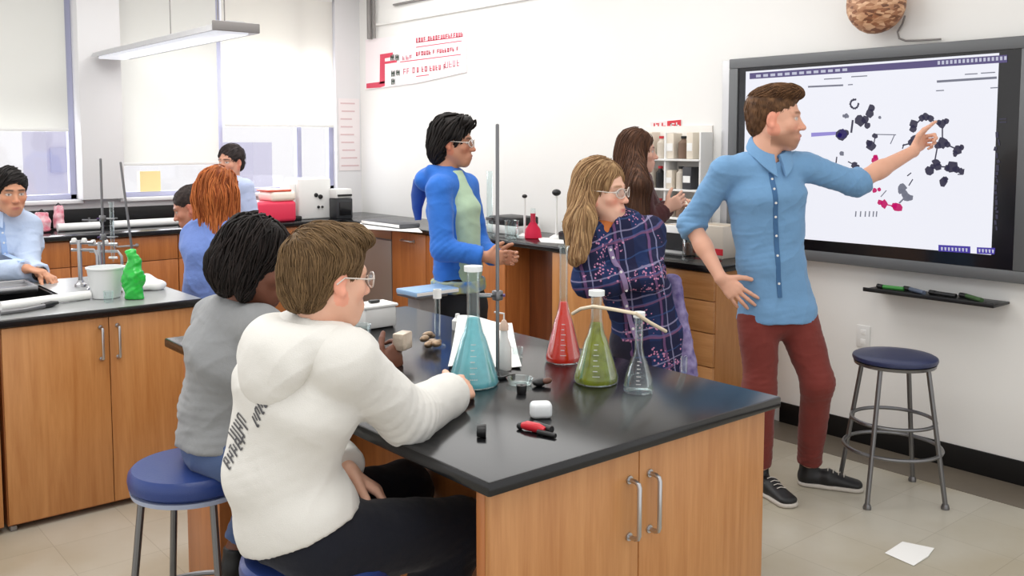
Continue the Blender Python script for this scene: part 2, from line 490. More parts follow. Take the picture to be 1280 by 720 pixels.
def hand_prims(w, fwd, n, thumb, s=1.0, curl=(25, 30, 32, 35), spread=4, tcurl=15, point=False):
    f = nrm(fwd); sd = nrm(np.asarray(thumb) - f * (np.asarray(thumb) @ f)); m = nrm(np.asarray(n) - f * (np.asarray(n) @ f) - sd * (np.asarray(n) @ sd))
    w = np.asarray(w, float)
    o = [eseg(w - f * .005, w + f * .078 * s, sd, (.025 * s, .017 * s), (.041 * s, .0135 * s), .014 * s, .014 * s)]
    off = (.029, .0098, -.0096, -.028); st = (.086, .091, .087, .077)
    ln = ((.042, .026, .02), (.046, .029, .021), (.043, .027, .02), (.033, .02, .018))
    for i in range(4):
        a = math.radians(spread * (1.5 - i)); fi = f * math.cos(a) + sd * math.sin(a)
        b = w + f * st[i] * s + sd * off[i] * s; ang = 0; r = .0092 * s if i < 3 else .0078 * s
        cu = curl[i]
        cu = cu if isinstance(cu, (tuple, list)) else (cu, cu, cu * .8)
        o.append(cap(b - f * .02 * s, b, r * 1.1, r * 1.08, .01 * s))
        for j in range(3):
            ang += math.radians(cu[j]); d = fi * math.cos(ang) + m * math.sin(ang); e = b + d * ln[i][j] * s
            o.append(cap(b, e, r, r * .91, .0035 * s)); b = e; r *= .91
    b = w + f * .022 * s + sd * .022 * s; r = .0135 * s
    d = nrm(f * .62 + sd * .68 + m * .25)
    for j, l in enumerate((.042, .033, .026)):
        e = b + d * l * s; o.append(cap(b, e, r, r * .88, .009 * s if j == 0 else .004 * s)); b = e; r *= .88
        a = math.radians(tcurl); d = nrm(d * math.cos(a) + nrm(f * .5 - sd * .6 + m * .5) * math.sin(a))
    return o

def strands(V, Q, n, steps, step, flow, c, H, s, r=.0022, lift=.002, col=(80, 60, 40), col2=None, root=None, seed=1, jit=.25, colors=None, tip=.25, free=False):
    """many tapered strands combed over a hair volume; returns verts, quads, colours"""
    g = np.random.default_rng(seed); T = bvh(V, Q)
    L = ((V - c) @ H) / s
    ok = np.arange(len(V)) if root is None else np.nonzero(root(L))[0]
    if len(ok) == 0: return np.zeros((0, 3)), np.zeros((0, 4), int), np.zeros((0, 3))
    VV, FF, CC = [], [], []
    c1 = np.array(lin(col)[:3]); c2 = np.array(lin(col2 or col)[:3])
    for i in g.choice(ok, n):
        p = V[i].copy(); pts = []; jd = g.normal(0, jit, 3); lf = lift * g.uniform(.3, 1.6); last = None
        for k in range(steps):
            loc, nn, _, dist = T.find_nearest(Vector(p))
            if loc is None: break
            nn = np.array(nn); q = np.array(loc)
            if free and k > steps * .6 and last is not None: pts.append(p.copy())
            else:
                p = q + nn * lf; pts.append(p.copy())
            l = ((p - c) @ H) / s
            d = H @ np.asarray(flow(l), float) + jd * .3
            d = nrm(d - nn * (d @ nn) * .98)
            if last is not None: d = nrm(d * .6 + last * .4)
            last = d; p = p + d * step
        if len(pts) < 3: continue
        m = MB(); N = len(pts)
        rr = [r * g.uniform(.7, 1.3) * (1 - (1 - tip) * (j / (N - 1)) ** 2) for j in range(N)]
        m.tube(pts, rr, n=4, cap=False)
        b = sum(len(x) for x in VV)
        VV.append(np.array(m.v)); FF.append(np.array([f for f in m.f]) + b)
        t = g.uniform(0, 1); sh = g.uniform(.75, 1.15); CC.append(np.tile((c1 * (1 - t) + c2 * t) * sh, (len(m.v), 1)))
    return np.concatenate(VV), np.concatenate(FF), np.concatenate(CC)

def make_hair(parent, prims, h, c, H, s, col, col2, material, strand=None, ridge=.003, rf=90, name='hair', ridgedir=(0, 0, 0)):
    V, Q = sdf_mesh(prims, h); V = relax(V, Q, 1)
    N = vnormals(V, Q)
    L = ((V - c) @ H) / s
    Ls = L * np.array([1, 1, .25]) if (strand[0] if isinstance(strand, list) else strand or {}).get('long') else L
    V2 = V + N * (ridge * folds(Ls, rf))[:, None]
    c1, c2 = np.array(lin(col)[:3]), np.array(lin(col2)[:3])
    t = np.clip(.5 + .5 * folds(Ls, rf * .8, 3.0), 0, 1)[:, None]
    C = (c1 * (1 - t) + c2 * t) * (.8 + .25 * np.clip(folds(Ls, rf * 1.3, 1.0), -1, 1)[:, None])
    Vs, Fs, Cs = [V2], [Q], [C]
    for sp in ([strand] if isinstance(strand, dict) else (strand or [])):
        sp = dict(sp); sp.pop('long', None)
        a, b, cc = strands(V2, Q, c=c, H=H, s=s, col=col, col2=col2, **sp)
        if len(a): Fs.append(b + sum(len(x) for x in Vs)); Vs.append(a); Cs.append(cc)
    ob = mesh_obj(name, np.concatenate(Vs), np.concatenate(Fs), material, parent, np.clip(np.concatenate(Cs), 0, 1))
    return ob, (V2, Q)

def torso_prims(J, s, g=0.0, w=1.0, neck=True):
    pe, wa, ch, nk = J['pelvis'], J['waist'], J['chest'], J['neck']
    lat = nrm(J['shL'] - J['shR']); hl = nrm(J['hipL'] - J['hipR']); ml = nrm(lat + hl)
    A = lambda a, b: ((a * w) * s + g, b * w * s + g)
    o = [eseg(pe, wa, hl, A(.155, .108), A(.132, .094), .03), eseg(wa, ch, ml, A(.132, .094), A(.155, .105), .04),
         eseg(ch, ch + (nk - ch) * .72, lat, A(.155, .105), A(.125, .075), .04),
         cap(J['shR'], J['shL'], .050 * s + g, .050 * s + g, .03), cap(J['shR'] * .8 + J['shL'] * .2 + UZ * .006 * s, nk - UZ * .012, .042 * s + g, .040 * s + g, .035), cap(J['shL'] * .8 + J['shR'] * .2 + UZ * .006 * s, nk - UZ * .012, .042 * s + g, .040 * s + g, .035)]
    return o

BENDS = {}
def garment(name, prims, h, material, parent, amp=.005, f=22, seed=0., fine=.0012, ff=60, sm=1, bends=()):
    V, Q = sdf_mesh(prims, h); V = relax(V, Q, sm); N = vnormals(V, Q)
    warp = V + .03 * np.stack([folds(V, 9, seed), folds(V, 8, seed + 4), folds(V, 10, seed + 7)], 1)
    r1 = (1 - np.abs(folds(warp, f * .8, seed + 1))) ** 5; r2 = (1 - np.abs(folds(warp * [1, 1, 1.6], f * 1.25, seed + 5))) ** 4
    gate = np.clip(.5 + .8 * folds(V, 7, seed + 9), 0, 1)
    dsp = amp * (.55 * folds(V, f, seed) + 1.0 * (r1 - .2) * gate + .6 * (r2 - .2) * (1 - gate)) + fine * folds(V, ff, seed + 2)
    for (p, ax, rad, am) in list(bends) + BENDS.pop(id(prims), []):
        e = V - p; sx = e @ nrm(ax) + .006 * folds(V, 30, seed)
        dsp = dsp + am * (np.abs(np.sin(sx * PI / .026)) ** .7 - .6) * np.exp(-(e ** 2).sum(1) / rad ** 2) * (.55 + .45 * folds(V, 16, seed + 3))
    V = V + N * dsp[:, None]
    return mesh_obj(name, V, Q, material, parent), V, Q

def legs_auto(J, f, s=1.0, spread=.0, floor=0.0):
    lat = np.cross(UZ, f)                      # person's left
    pe = J['pelvis']; hz = pe[2] - .03 * s
    for q, k in ((1, 'L'), (-1, 'R')):
        hip = pe + lat * q * .085 * s; hip[2] = hz
        an = hip + lat * q * spread; an[2] = floor + .085 * s
        kn = (hip + an) / 2 + f * .025 * s; kn[2] = floor + .085 + (hz - floor - .085) * .5
        J.setdefault('hip' + k, hip); J.setdefault('kn' + k, kn); J.setdefault('an' + k, an)
        J.setdefault('toe' + k, an * np.array([1, 1, 0]) + UZ * (floor + .03) + f * .16 * s)
    return J

def arms_auto(J, f, s=1.0):
    lat = nrm(J['shL'] - J['shR'])
    for q, k in ((1, 'L'), (-1, 'R')):
        sh = J['sh' + k]
        J.setdefault('el' + k, sh + lat * q * .05 * s - UZ * .27 * s - f * .01)
        J.setdefault('wr' + k, J['el' + k] - UZ * .22 * s + f * .08 * s)
    return J

def shoe(parent, an, toe, s, m_up, m_sole, floor=0.0, h=.005):
    f = nrm((toe - an) * np.array([1, 1, 0])); lat = np.cross(UZ, f)
    hb = an - f * .045 * s; hb = np.array([hb[0], hb[1], floor]); te = hb + f * .275 * s
    pr = [eseg(hb + f * .03 * s + UZ * .035, hb + f * .13 * s + UZ * .042, lat, (.034 * s, .036), (.038 * s, .042), .02, .03), eseg(hb + f * .13 * s + UZ * .04, te - f * .035 * s + UZ * .028, lat, (.04 * s, .036), (.042 * s, .02), .02, .03),
          cap(hb + f * .045 * s + UZ * .05, an + UZ * .01, .04 * s, .038 * s, .02), cutp((0, 0, floor + .016), (0, 0, -1)), cutp(an + UZ * .02, UZ)]
    V, Q = sdf_mesh(pr, h); o = mesh_obj('shoe', relax(V, Q, 2), Q, m_up, parent)
    ps = [eseg(hb + f * .035 * s + UZ * .01, hb + f * .12 * s + UZ * .01, lat, (.038 * s, .05), (.041 * s, .05), .01, .036), eseg(hb + f * .12 * s + UZ * .01, te - f * .04 * s + UZ * .01, lat, (.041 * s, .05), (.046 * s, .05), .01, .04), cutp((0, 0, floor + .02), UZ), cutp((0, 0, floor + .001), -UZ)]
    V, Q = sdf_mesh(ps, h); mesh_obj('sole', V, Q, m_sole, o)
    la = MB()
    for k in range(4):
        c = hb + f * (.125 + .022 * k) * s + UZ * (.083 - .007 * k)
        la.tube([c - lat * .02, c + UZ * .004, c + lat * .02 + f * .008], .0022, 5)
    la.build('laces', m_sole, o)
    return o

def glasses(parent, c, H, s, m_frame, m_lens, w=.025, hgt=.019):
    P = lambda x, y, z: c + H @ (np.array([x, y, z]) * s)
    fr = MB(); ln = MB()
    for q in (-1, 1):
        ring = [P(q * .033 + w * math.cos(a), .103 - .012 * abs((q * .033 + w * math.cos(a)) / .06) ** 2 * 1.3, -.002 + hgt * math.sin(a)) for a in np.linspace(0, 2 * PI, 20, endpoint=False)]
        fr.tube(ring, .0021 * s, 6, closed=True)
        ln.raw(ring + [p - H[:, 1] * .001 for p in ring], [tuple(range(20)), tuple(range(39, 19, -1))])
        fr.tube([P(q * .058, .09, .003), P(q * .073, .06, .003), P(q * .081, -.005, .006), P(q * .08, -.025, -.01)], .002 * s, 6)
    fr.tube([P(-.009, .103, .001), P(0, .106, .004), P(.009, .103, .001)], .0021 * s, 6)
    o = fr.build('glasses', m_frame, parent); ln.build('lens', m_lens, o)
    return o

def person(label, base, J, s, head, skin, look, hair=None, shirt=None, trousers=None, shoes=None, h=.0045, hands=None, extra_body=(), neck_r=.052, group=None, body_w=1.0):
    """J joints, head=(centre, frame, scale); hands={'R':(fwd,palm,thumb,opts)}"""
    root = thing('person', label, 'person', base, group)
    c, H, hs = head
    hp = head_prims(c, H, hs, look.get('jaw', 1), look.get('mouth', 0))
    P = [cap(c + H @ np.array([0, -.022, -.05]) * hs, J['neck'], neck_r * hs, (neck_r + .006) * hs, .03)]
    P = torso_prims(J, s * .92, -.012, body_w) + P
    for k in 'RL':
        P += [cap(J['sh' + k], J['el' + k], .046 * s, .039 * s, .02), cap(J['el' + k], J['el' + k] * .55 + J['wr' + k] * .45, .039 * s, .037 * s, .02), cap(J['el' + k] * .6 + J['wr' + k] * .4, J['wr' + k], .038 * s, .025 * s, .02)]
        P += [cap(J['hip' + k], J['kn' + k], .07 * s, .05 * s, .02), cap(J['kn' + k], J['an' + k], .05 * s, .034 * s, .02), cap(J['an' + k] - UZ * .022, J['an' + k] * .3 + J['toe' + k] * .7 - UZ * .004, .028 * s, .016 * s, .015)]
        a = (hands or {}).get(k)
        if a: P += hand_prims(J['wr' + k], a[0], a[1], a[2], **(a[3] if len(a) > 3 else {}))
        else:
            d = nrm(J['wr' + k] - J['el' + k]); lat = nrm(J['shL'] - J['shR']) * (1 if k == 'R' else -1); fw = np.cross(nrm(J['shL'] - J['shR']), UZ)
            P += hand_prims(J['wr' + k], d, lat, fw + UZ * .3, s=.9 * s)
    P += hp + list(extra_body)
    V, Q = sdf_mesh(P, h); V = relax(V, Q, 1, .25)
    C = head_colour(V, c, H, hs, skin, look['brow'], look['lip'], look.get('iris', (60, 40, 25)), look.get('stubble'), look.get('blush', .12))
    mesh_obj('body', V, Q, M_SKIN, root, C)
    return root, hp
# ------------------------------------------------------------------ palette
M_WALL = mat('wall paint', (240, 239, 236), .75, spec=.25, var=.03, vscale=1.2)
M_WALLW = mat('window wall paint', (226, 225, 226), .75, spec=.25)
M_CEIL = mat('ceiling tile', (235, 234, 230), .9, spec=.1, var=.06, vscale=60)
M_BLACK = mat('black rubber base', (16, 16, 17), .45, spec=.4)
M_TOP = mat('black epoxy bench top', (24, 24, 26), .2, spec=.5, var=.25, vscale=3)
M_TOPEDGE = M_TOP
M_WOOD = wood_mat('maple cabinet veneer', (200, 142, 86), (178, 118, 64), 2)
M_WOODX = wood_mat('maple drawer veneer', (206, 148, 92), (184, 124, 70), 1)
M_WOODO = wood_mat('orange maple veneer', (188, 118, 64), (166, 98, 50), 2)
M_WOODD = wood_mat('shaded knee panel', (122, 68, 38), (98, 52, 30), 2)  # shade inside the knee space is put into this dark brown
M_KICK = mat('dark kick board', (58, 42, 32), .7)
M_STEEL = mat('brushed steel', (196, 196, 198), .28, 1.0)
M_CHROME = mat('chrome', (222, 222, 226), .14, 1.0)
M_DSTEEL = mat('grey steel tube', (128, 128, 130), .35, .9)
M_GREYMET = mat('grey painted metal', (138, 134, 132), .5, .2)
M_WHITE = mat('white plastic', (232, 232, 230), .4)
M_PAPER = mat('white paper', (240, 240, 238), .8, spec=.2)
M_BLUEVINYL = mat('navy vinyl', (40, 48, 84), .36, spec=.5, bump=.15, bscale=220)
M_BLUEVINYL2 = mat('blue vinyl', (40, 62, 124), .36, spec=.5, bump=.15, bscale=220)
M_SCRFRAME = mat('grey display frame', (104, 106, 108), .45, .3)
M_BEZEL = mat('black display bezel', (12, 12, 16), .2, coat=.3)
M_ALU = mat('pale aluminium', (200, 200, 202), .4, .6)
M_GLASS = glass_mat('clear glass')
M_PANE = glass_mat('window glass', (250, 250, 252), .03)
M_FRAMEB = mat('blue grey window frame', (176, 178, 204), .5)
M_BLACKP = mat('black plastic', (20, 20, 22), .4)
M_RED = mat('red plastic', (206, 38, 52), .35)
M_PINK = mat('pink plastic', (226, 84, 112), .4)
M_SKIN = mat('skin', (220, 170, 140), .48, spec=.4, attr='Col', sss=.06)
M_HAIR = mat('hair', (80, 60, 40), .6, spec=.22, attr='Col')

# ------------------------------------------------------------------ floor, walls, windows
def floor_mat():
    m, nt, b, out = new_mat('vinyl floor tile'); N = nt.nodes; L = nt.links
    tc = N.new('ShaderNodeTexCoord')
    br = N.new('ShaderNodeTexBrick'); br.offset = 0; br.inputs['Scale'].default_value = 1
    br.inputs['Brick Width'].default_value = .305; br.inputs['Row Height'].default_value = .305; br.inputs['Mortar Size'].default_value = .0016
    br.inputs['Color1'].default_value = lin((186, 181, 168)); br.inputs['Color2'].default_value = lin((180, 175, 161)); br.inputs['Mortar'].default_value = lin((164, 158, 144))
    L.new(tc.outputs['Object'], br.inputs[0])
    n = N.new('ShaderNodeTexNoise'); n.inputs['Scale'].default_value = 1.6; n.inputs['Detail'].default_value = 6; L.new(tc.outputs['Object'], n.inputs[0])
    rp = N.new('ShaderNodeValToRGB'); rp.color_ramp.elements[0].position = .40; rp.color_ramp.elements[1].position = .66
    rp.color_ramp.elements[0].color = (1, 1, 1, 1); rp.color_ramp.elements[1].color = lin((232, 225, 212))
    L.new(n.outputs[0], rp.inputs[0])
    mx = N.new('ShaderNodeMix'); mx.data_type = 'RGBA'; mx.blend_type = 'MULTIPLY'; mx.inputs[0].default_value = 1
    L.new(br.outputs[0], mx.inputs[6]); L.new(rp.outputs[0], mx.inputs[7]); L.new(mx.outputs[2], b.inputs['Base Color'])
    b.inputs['Roughness'].default_value = .32
    return m
M_FLOOR = floor_mat()
M_BORDER = mat('dark border tile', (112, 103, 91), .35, var=.12, vscale=5)

XW, YW, ZC = 4.47, 7.5, 3.05
struct('floor', MB().box((-2.2, -.6, -.05), (XW + .15, YW + .2, 0)), M_FLOOR)
struct('trim_1', MB().box((XW - .285, -.6, 0), (XW, YW, .0015)), M_BORDER)
struct('ceiling', MB().box((-2.2, -.6, ZC), (XW + .15, YW + .2, ZC + .05)), M_CEIL)
struct('wall_screen', MB().box((XW, -.6, 0), (XW + .15, YW + .2, ZC)), M_WALL)
struct('baseboard_screen', MB().box((XW - .012, -.6, 0), (XW, 3.0, .115), .004), M_BLACK)
SILL = 1.13
w = MB(); w.box((-2.2, YW, 0), (XW, YW + .2, SILL)); w.box((-2.2, YW, 2.85), (XW, YW + .2, ZC))
w.box((2.03, YW - .1, SILL), (2.335, YW + .2, 2.85), .006); w.box((4.22, YW, SILL), (XW, YW + .2, 2.85))
struct('wall_window', w, M_WALLW)
def window(n, x0, x1, mull):
    f = MB(); z0, z1 = SILL, 2.85; y0, y1 = YW + .06, YW + .12
    f.box((x0, y0, z0), (x1, y1, z0 + .04), .004); f.box((x0, y0, z1 - .04), (x1, y1, z1), .004)
    for x in [x0] + mull + [x1 - .045]: f.box((x, y0, z0), (x + .045, y1, z1), .004)
    o = struct('window_%d' % n, f, M_FRAMEB)
    MB().box((x0, YW + .088, z0), (x1, YW + .092, z1)).build('pane', M_PANE, o)
    MB().box((x0 - .02, YW - .045, z0 - .028), (x1 + .02, YW + .06, z0), .006).build('window_sill', M_WALLW, o)
window(1, -2.2, 2.03, [-.2, .9]); window(2, 2.335, 4.22, [3.14, 3.86])

def blind_mat(name, col, t):
    m, nt, b, out = new_mat(name); N = nt.nodes; L = nt.links
    b.inputs['Base Color'].default_value = lin(col); b.inputs['Roughness'].default_value = .85; b.inputs['Specular IOR Level'].default_value = .1
    tr = N.new('ShaderNodeBsdfTranslucent'); tr.inputs[0].default_value = lin(col)
    mx = N.new('ShaderNodeMixShader'); mx.inputs[0].default_value = t
    L.new(b.outputs[0], mx.inputs[1]); L.new(tr.outputs[0], mx.inputs[2]); L.new(mx.outputs[0], out.inputs[0]); return m
M_BLIND = blind_mat('roller blind fabric', (234, 234, 230), .3)
M_BLINDB = blind_mat('sheer roller blind fabric', (246, 244, 238), .6)
def blind(x0, x1, zb, m, label):
    t = thing('roller_blind', label, 'blind', ((x0 + x1) / 2, YW + .02, 2.83), 'roller blinds in the windows')
    MB().box((x0, YW + .012, zb), (x1, YW + .015, 2.8)).build('blind_fabric', m, t)
    MB().box((x0, YW + .004, zb - .012), (x1, YW + .022, zb + .012), .005).build('bottom_bar', M_WHITE, t)
    MB().tube([(x0, YW + .03, 2.81), (x1, YW + .03, 2.81)], .025, 14).build('roller', M_WHITE, t)
blind(.95, 1.975, 1.65, M_BLIND, 'cream roller blind above the student in the pale blue shirt')
blind(2.36, 3.13, 1.387, M_BLIND, 'grey cream roller blind pulled lowest, behind the hanging lamp')
blind(3.18, 4.20, 1.70, M_BLINDB, 'bright sheer roller blind in the window next to the corner')
solo('backsplash', MB().box((.0, YW - .02, .925), (3.35, YW, 1.06), .003), M_BLACK, 'long black splash panel behind the bench under the windows', 'backsplash')
# outside
bo = thing('building', 'pale lavender building seen outside through the window glass', 'building', (3.0, 15.0, -2))
M_LAV = mat('lavender render', (216, 214, 234), .8); M_LAV2 = mat('lavender window', (190, 190, 222), .4)
q = atY(57, 165, 14.6); r_ = atY(93, 260, 14.6)
MB().box((q[0], 14.6, -2), (r_[0], 16, q[2] + .1)).build('wall', M_LAV, bo)
q = atY(316, 178, 14.6); r_ = atY(340, 196, 14.6)
MB().box((q[0], 14.6, -2), (r_[0], 16, q[2])).build('wing', M_LAV, bo)
q = atY(62, 185, 14.6); r_ = atY(84, 215, 14.6)
MB().box((q[0], 14.55, r_[2]), (r_[0], 14.62, q[2])).build('window', M_LAV2, bo)
solo('paper_notice', MB().box((2.50, YW + .055, 1.17), (2.66, YW + .058, 1.33)), [mat('yellow notice paper', (242, 222, 160), .8)], 'small yellowish notice stuck low on the window pane', 'notice')

# rails high on the screen wall
struct('trim_2', MB().box((XW - .022, 2.9, 2.575), (XW, 7.2, 2.6), .004), M_WALL)
struct('trim_3', MB().tube([(XW - .03, 7.28, 2.47), (XW - .03, 7.28, ZC)], .022, 12).tube([(XW - .03, 7.2, 2.47), (XW - .03, 7.2, ZC)], .012, 12), M_GREYMET)
struct('trim_4', MB().box((XW - .03, 6.2, 2.72), (XW, 6.9, 2.735), .003), M_GREYMET)

# hanging lamp
lp = thing('hanging_lamp', 'long flat grey linear lamp hanging on wires before the windows', 'lamp', (2.2, 6.2, 2.2))
b = MB(); prof = [(-.14, 0), (-.12, .035), (-.05, .06), (.05, .06), (.12, .035), (.14, 0), (.11, .012), (-.11, .012)]
b.prism(prof, (2.24, 5.1, 2.18), (1, 0, 0), (0, 0, 1), (0, 2.25, 0)); b.build('housing', M_ALU, lp, smooth=False)
MB().box((2.15, 5.13, 2.172), (2.33, 7.32, 2.190), .004).build('diffuser', emit_mat('lamp diffuser', (245, 245, 252), .85), lp)
MB().box((2.10, 5.085, 2.18), (2.38, 5.1, 2.235), .006).build('end_cap', M_GREYMET, lp)
for (x, y) in ((2.24, 5.25), (2.24, 6.1), (2.20, 5.25)):
    MB().tube([(x, y, 2.22), (x, y, ZC)], .0035, 6).build('wire', M_GREYMET, lp)

# ------------------------------------------------------------------ cabinets and benches
def u_handle(p0, p1, out, r=.0055, m=None, parent=None, name='handle'):
    p0, p1, out = map(lambda t: np.asarray(t, float), (p0, p1, out)); d = nrm(p1 - p0); q = .012; o = nrm(out); L = np.linalg.norm(out)
    pts = [p0, p0 + o * (L - q), p0 + o * (L - q * .3) + d * q * .3, p0 + out + d * q, p1 + out - d * q, p1 + o * (L - q * .3) - d * q * .3, p1 + o * (L - q), p1]
    mb = MB().tube(pts, r, 10)
    for p in (p0, p1): mb.tube([p, p + o * .004], r * 1.7, 10)
    return mb.build(name, m or M_STEEL, parent)

def bench_top(name, label, lo, hi, cat='worktop', bev=.006):
    return solo(name, MB().box(lo, hi, bev), M_TOP, label, cat)

# island -----------------------------------------------------------
IX0, IX1, IY0, IY1, IZ = 1.175, 2.21, 1.48, 3.35, .865
bench_top('worktop', 'black resin worktop of the central lab island with flasks on it', (IX0, IY0, IZ - .032), (IX1, IY1, IZ))
isl = thing('island_cabinet', 'maple base cabinet of the central lab island with two front doors', 'cabinet', (1.68, 2.4, 0))
fx0, fx1, fy, zt = IX0 + .022, IX1 - .045, IY0 + .022, IZ - .032
b = MB(); b.box((fx0, fy + .02, .09), (fx1, fy + .05, zt), .002); b.box((1.47, fy + .05, .09), (fx1, IY1 - .25, zt), .002); b.box((fx0, 2.94, .0), (fx1, IY1 - .12, zt), .002)
b.build('carcass', M_WOODO, isl)
b = MB(); b.box((fx0 + .02, fy + .03, 0), (fx1 - .04, fy + .05, .09)); b.box((1.52, fy + .05, 0), (fx1 - .04, 2.93, .09)); b.build('kick_board', M_KICK, isl)
sx = 1.657
for (a, c, hx) in ((fx0, sx - .0015, sx - .036), (sx + .0015, fx1, sx + .036)):
    d = MB().box((a, fy, .1), (c, fy + .02, zt - .002), .0025).build('door', M_WOOD, isl)
    u_handle((hx, fy, .622), (hx, fy, .762), (0, -.034, 0), .006, M_STEEL, d)

# sink bench -------------------------------------------------------
SY0, SY1, SX1 = 4.085, 5.15, 1.615
st = MB(); st.box((-.4, SY0, .833), (SX1, 4.42, .865), .005); st.box((-.4, 4.42, .833), (.38, SY1, .865), .003); st.box((1.15, 4.42, .833), (SX1, SY1, .865), .003); st.box((.38, 4.98, .833), (1.15, SY1, .865), .003)
wt = solo('worktop', st, M_TOP, 'grey topped black edged worktop of the sink bench where the student in pale blue leans', 'worktop')
st = MB(); st.box((-.4, SY0 + .008, .8652), (SX1 - .008, 4.42, .8662)); st.box((1.15, 4.42, .8652), (SX1 - .008, SY1 - .008, .8662)); st.box((.38, 4.98, .8652), (1.15, SY1 - .008, .8662)); st.box((-.4, 4.42, .8652), (.38, SY1 - .008, .8662))
st.build('surface', mat('grey bench surface', (150, 152, 152), .3, spec=.6, var=.1, vscale=3), wt)
sk = thing('sink', 'black basin sunk into the sink bench by the student in pale blue', 'sink', (.76, 4.7, .6))
b = MB()
for lo, hi in (((.383, 4.423, .62), (1.147, 4.977, .635)), ((.383, 4.423, .62), (.395, 4.977, .86)), ((1.135, 4.423, .62), (1.147, 4.977, .86)), ((.383, 4.423, .62), (1.147, 4.435, .86)), ((.383, 4.965, .62), (1.147, 4.977, .86))): b.box(lo, hi)
b.build('basin', M_BLACK, sk)
MB().lathe([(0, .636), (.03, .636), (.035, .64), (.02, .642), (0, .642)], (.76, 4.7, 0), 20).build('drain', M_CHROME, sk)
def base_cab(label, x0, x1, y0, y1, z1, seam, group, doorm=M_WOOD):
    c = thing('base_cabinet', label, 'cabinet', ((x0 + x1) / 2, (y0 + y1) / 2, 0), group)
    MB().box((x0, y0 + .02, .02), (x1, y1, z1), .002).build('carcass', M_WOODO, c)
    for (a, e, hx) in ((x0 + .002, seam - .0015, seam - .034), (seam + .0015, x1 - .002, seam + .034)):
        d = MB().box((a, y0, .03), (e, y0 + .02, z1 - .004), .0025).build('door', doorm, c)
        u_handle((hx, y0, .655), (hx, y0, .79), (0, -.03, 0), .0055, M_STEEL, d)
    for x in (x0 + .02, x1 - .04): MB().box((x - .012, y0 + .012, 0), (x + .012, y0 + .06, .021), .003).build('foot', M_GREYMET, c)
base_cab('maple two door cabinet under the worktop of the sink bench', .80, 1.585, SY0 + .015, 4.41, .833, 1.209, 'sink bench cabinets')
base_cab('maple cabinet of the sink bench cut off by the picture edge', -.02, .785, SY0 + .015, 4.41, .833, .38, 'sink bench cabinets')
b = MB(); b.box((1.16, 4.43, .0), (1.585, 4.9, .833), .003)
solo('cabinet_panel', b, M_WOODO, 'maple end cabinet closing the sink bench beside the student in the blue blouse', 'cabinet')

# window bench -----------------------------------------------------
WB0, WZ = 6.88, .92
bench_top('worktop', 'long black worktop of the bench under the windows', (.0, WB0, WZ - .035), (XW - .002, YW - .022, WZ))
def drawer_cab(label, lo, hi, axis, rows, group, pull='bow', m=M_WOODX, side=None):
    """axis 'x': front faces -Y and runs along x; axis 'y': front faces -X and runs along y"""
    lo = np.array(lo, float); hi = np.array(hi, float)
    c = thing('drawer_cabinet', label, 'cabinet', ((lo[0] + hi[0]) / 2, (lo[1] + hi[1]) / 2, 0), group)
    l2 = lo.copy(); l2[1 if axis == 'x' else 0] += .02; l2[2] = .08
    MB().box(l2, hi, .002).build('carcass', side or M_WOODO, c)
    l3 = lo.copy(); l3[1 if axis == 'x' else 0] += .07; l3[2] = 0; h3 = hi.copy(); h3[2] = .08
    MB().box(l3, h3).build('kick_board', M_KICK, c)
    for (z0, z1, kind) in rows:
        a = lo.copy(); e = hi.copy(); a[2], e[2] = z0, z1; k = 1 if axis == 'x' else 0; j = 1 - k
        e[k] = lo[k] + .02; a[j] += .003; e[j] -= .003
        d = MB().box(a, e, .0025).build('drawer' if kind == 'd' else 'door', m, c)
        mid = (a[j] + e[j]) / 2; zz = z1 - .055 if kind == 'd' else z1 - .06; hl = min(.075, (e[j] - a[j]) * .3)
        p0 = np.zeros(3); p1 = np.zeros(3); p0[k] = p1[k] = lo[k]; p0[2] = p1[2] = zz if kind == 'd' else zz; p0[j], p1[j] = mid - hl, mid + hl
        o = np.zeros(3); o[k] = -.028
        u_handle(p0, p1, o, .008, M_STEEL, d)
    return c
xs = [.3, 1.05, 1.80, 2.55, 3.30, 3.9]
wl = ['maple bench cabinet farthest along the window bench behind the sink', 'maple bench cabinet under the window bench behind the green bottle', 'maple bench cabinet under the window bench beside the girl with red hair', 'maple bench cabinet of the window bench behind the grey sweatshirt', 'maple bench cabinet at the corner end of the window bench']
for i in range(5):
    drawer_cab(wl[i], (xs[i], WB0 + .03, .08), (xs[i + 1] - .002, YW - .03, WZ - .035), 'x', [(.70, .875, 'd'), (.1, .695, 'c')], 'cabinets under the window bench', m=M_WOODO)

# bench along the screen wall ---------------------------------------
RX = 3.91
bench_top('worktop', 'black worktop of the bench along the wall beside the screen', (RX - .015, 3.02, WZ - .035), (XW - .002, WB0 - .002, WZ))
drawer_cab('maple four drawer cabinet at the end of the wall bench behind the teacher', (RX, 3.04, .08), (XW - .02, 3.70, WZ - .037), 'y', [(.735, .88, 'd'), (.565, .73, 'd'), (.385, .56, 'd'), (.1, .38, 'd')], 'cabinets under the wall bench', side=M_WOOD)
drawer_cab('maple cabinet of the wall bench behind the girl in plaid', (RX, 3.703, .08), (XW - .02, 4.29, WZ - .037), 'y', [(.1, .88, 'c')], 'cabinets under the wall bench', m=M_WOOD, side=M_WOOD)
solo('knee_space_panel', MB().box((4.12, 4.292, 0), (XW - .02, 4.745, WZ - .037), .002), M_WOODD, 'dark brown panel closing the knee space of the wall bench', 'panel')
drawer_cab('maple cabinet of the wall bench behind the student in the blue hoodie', (RX, 4.747, .08), (XW - .02, 5.66, WZ - .037), 'y', [(.1, .88, 'c')], 'cabinets under the wall bench', m=M_WOODO)
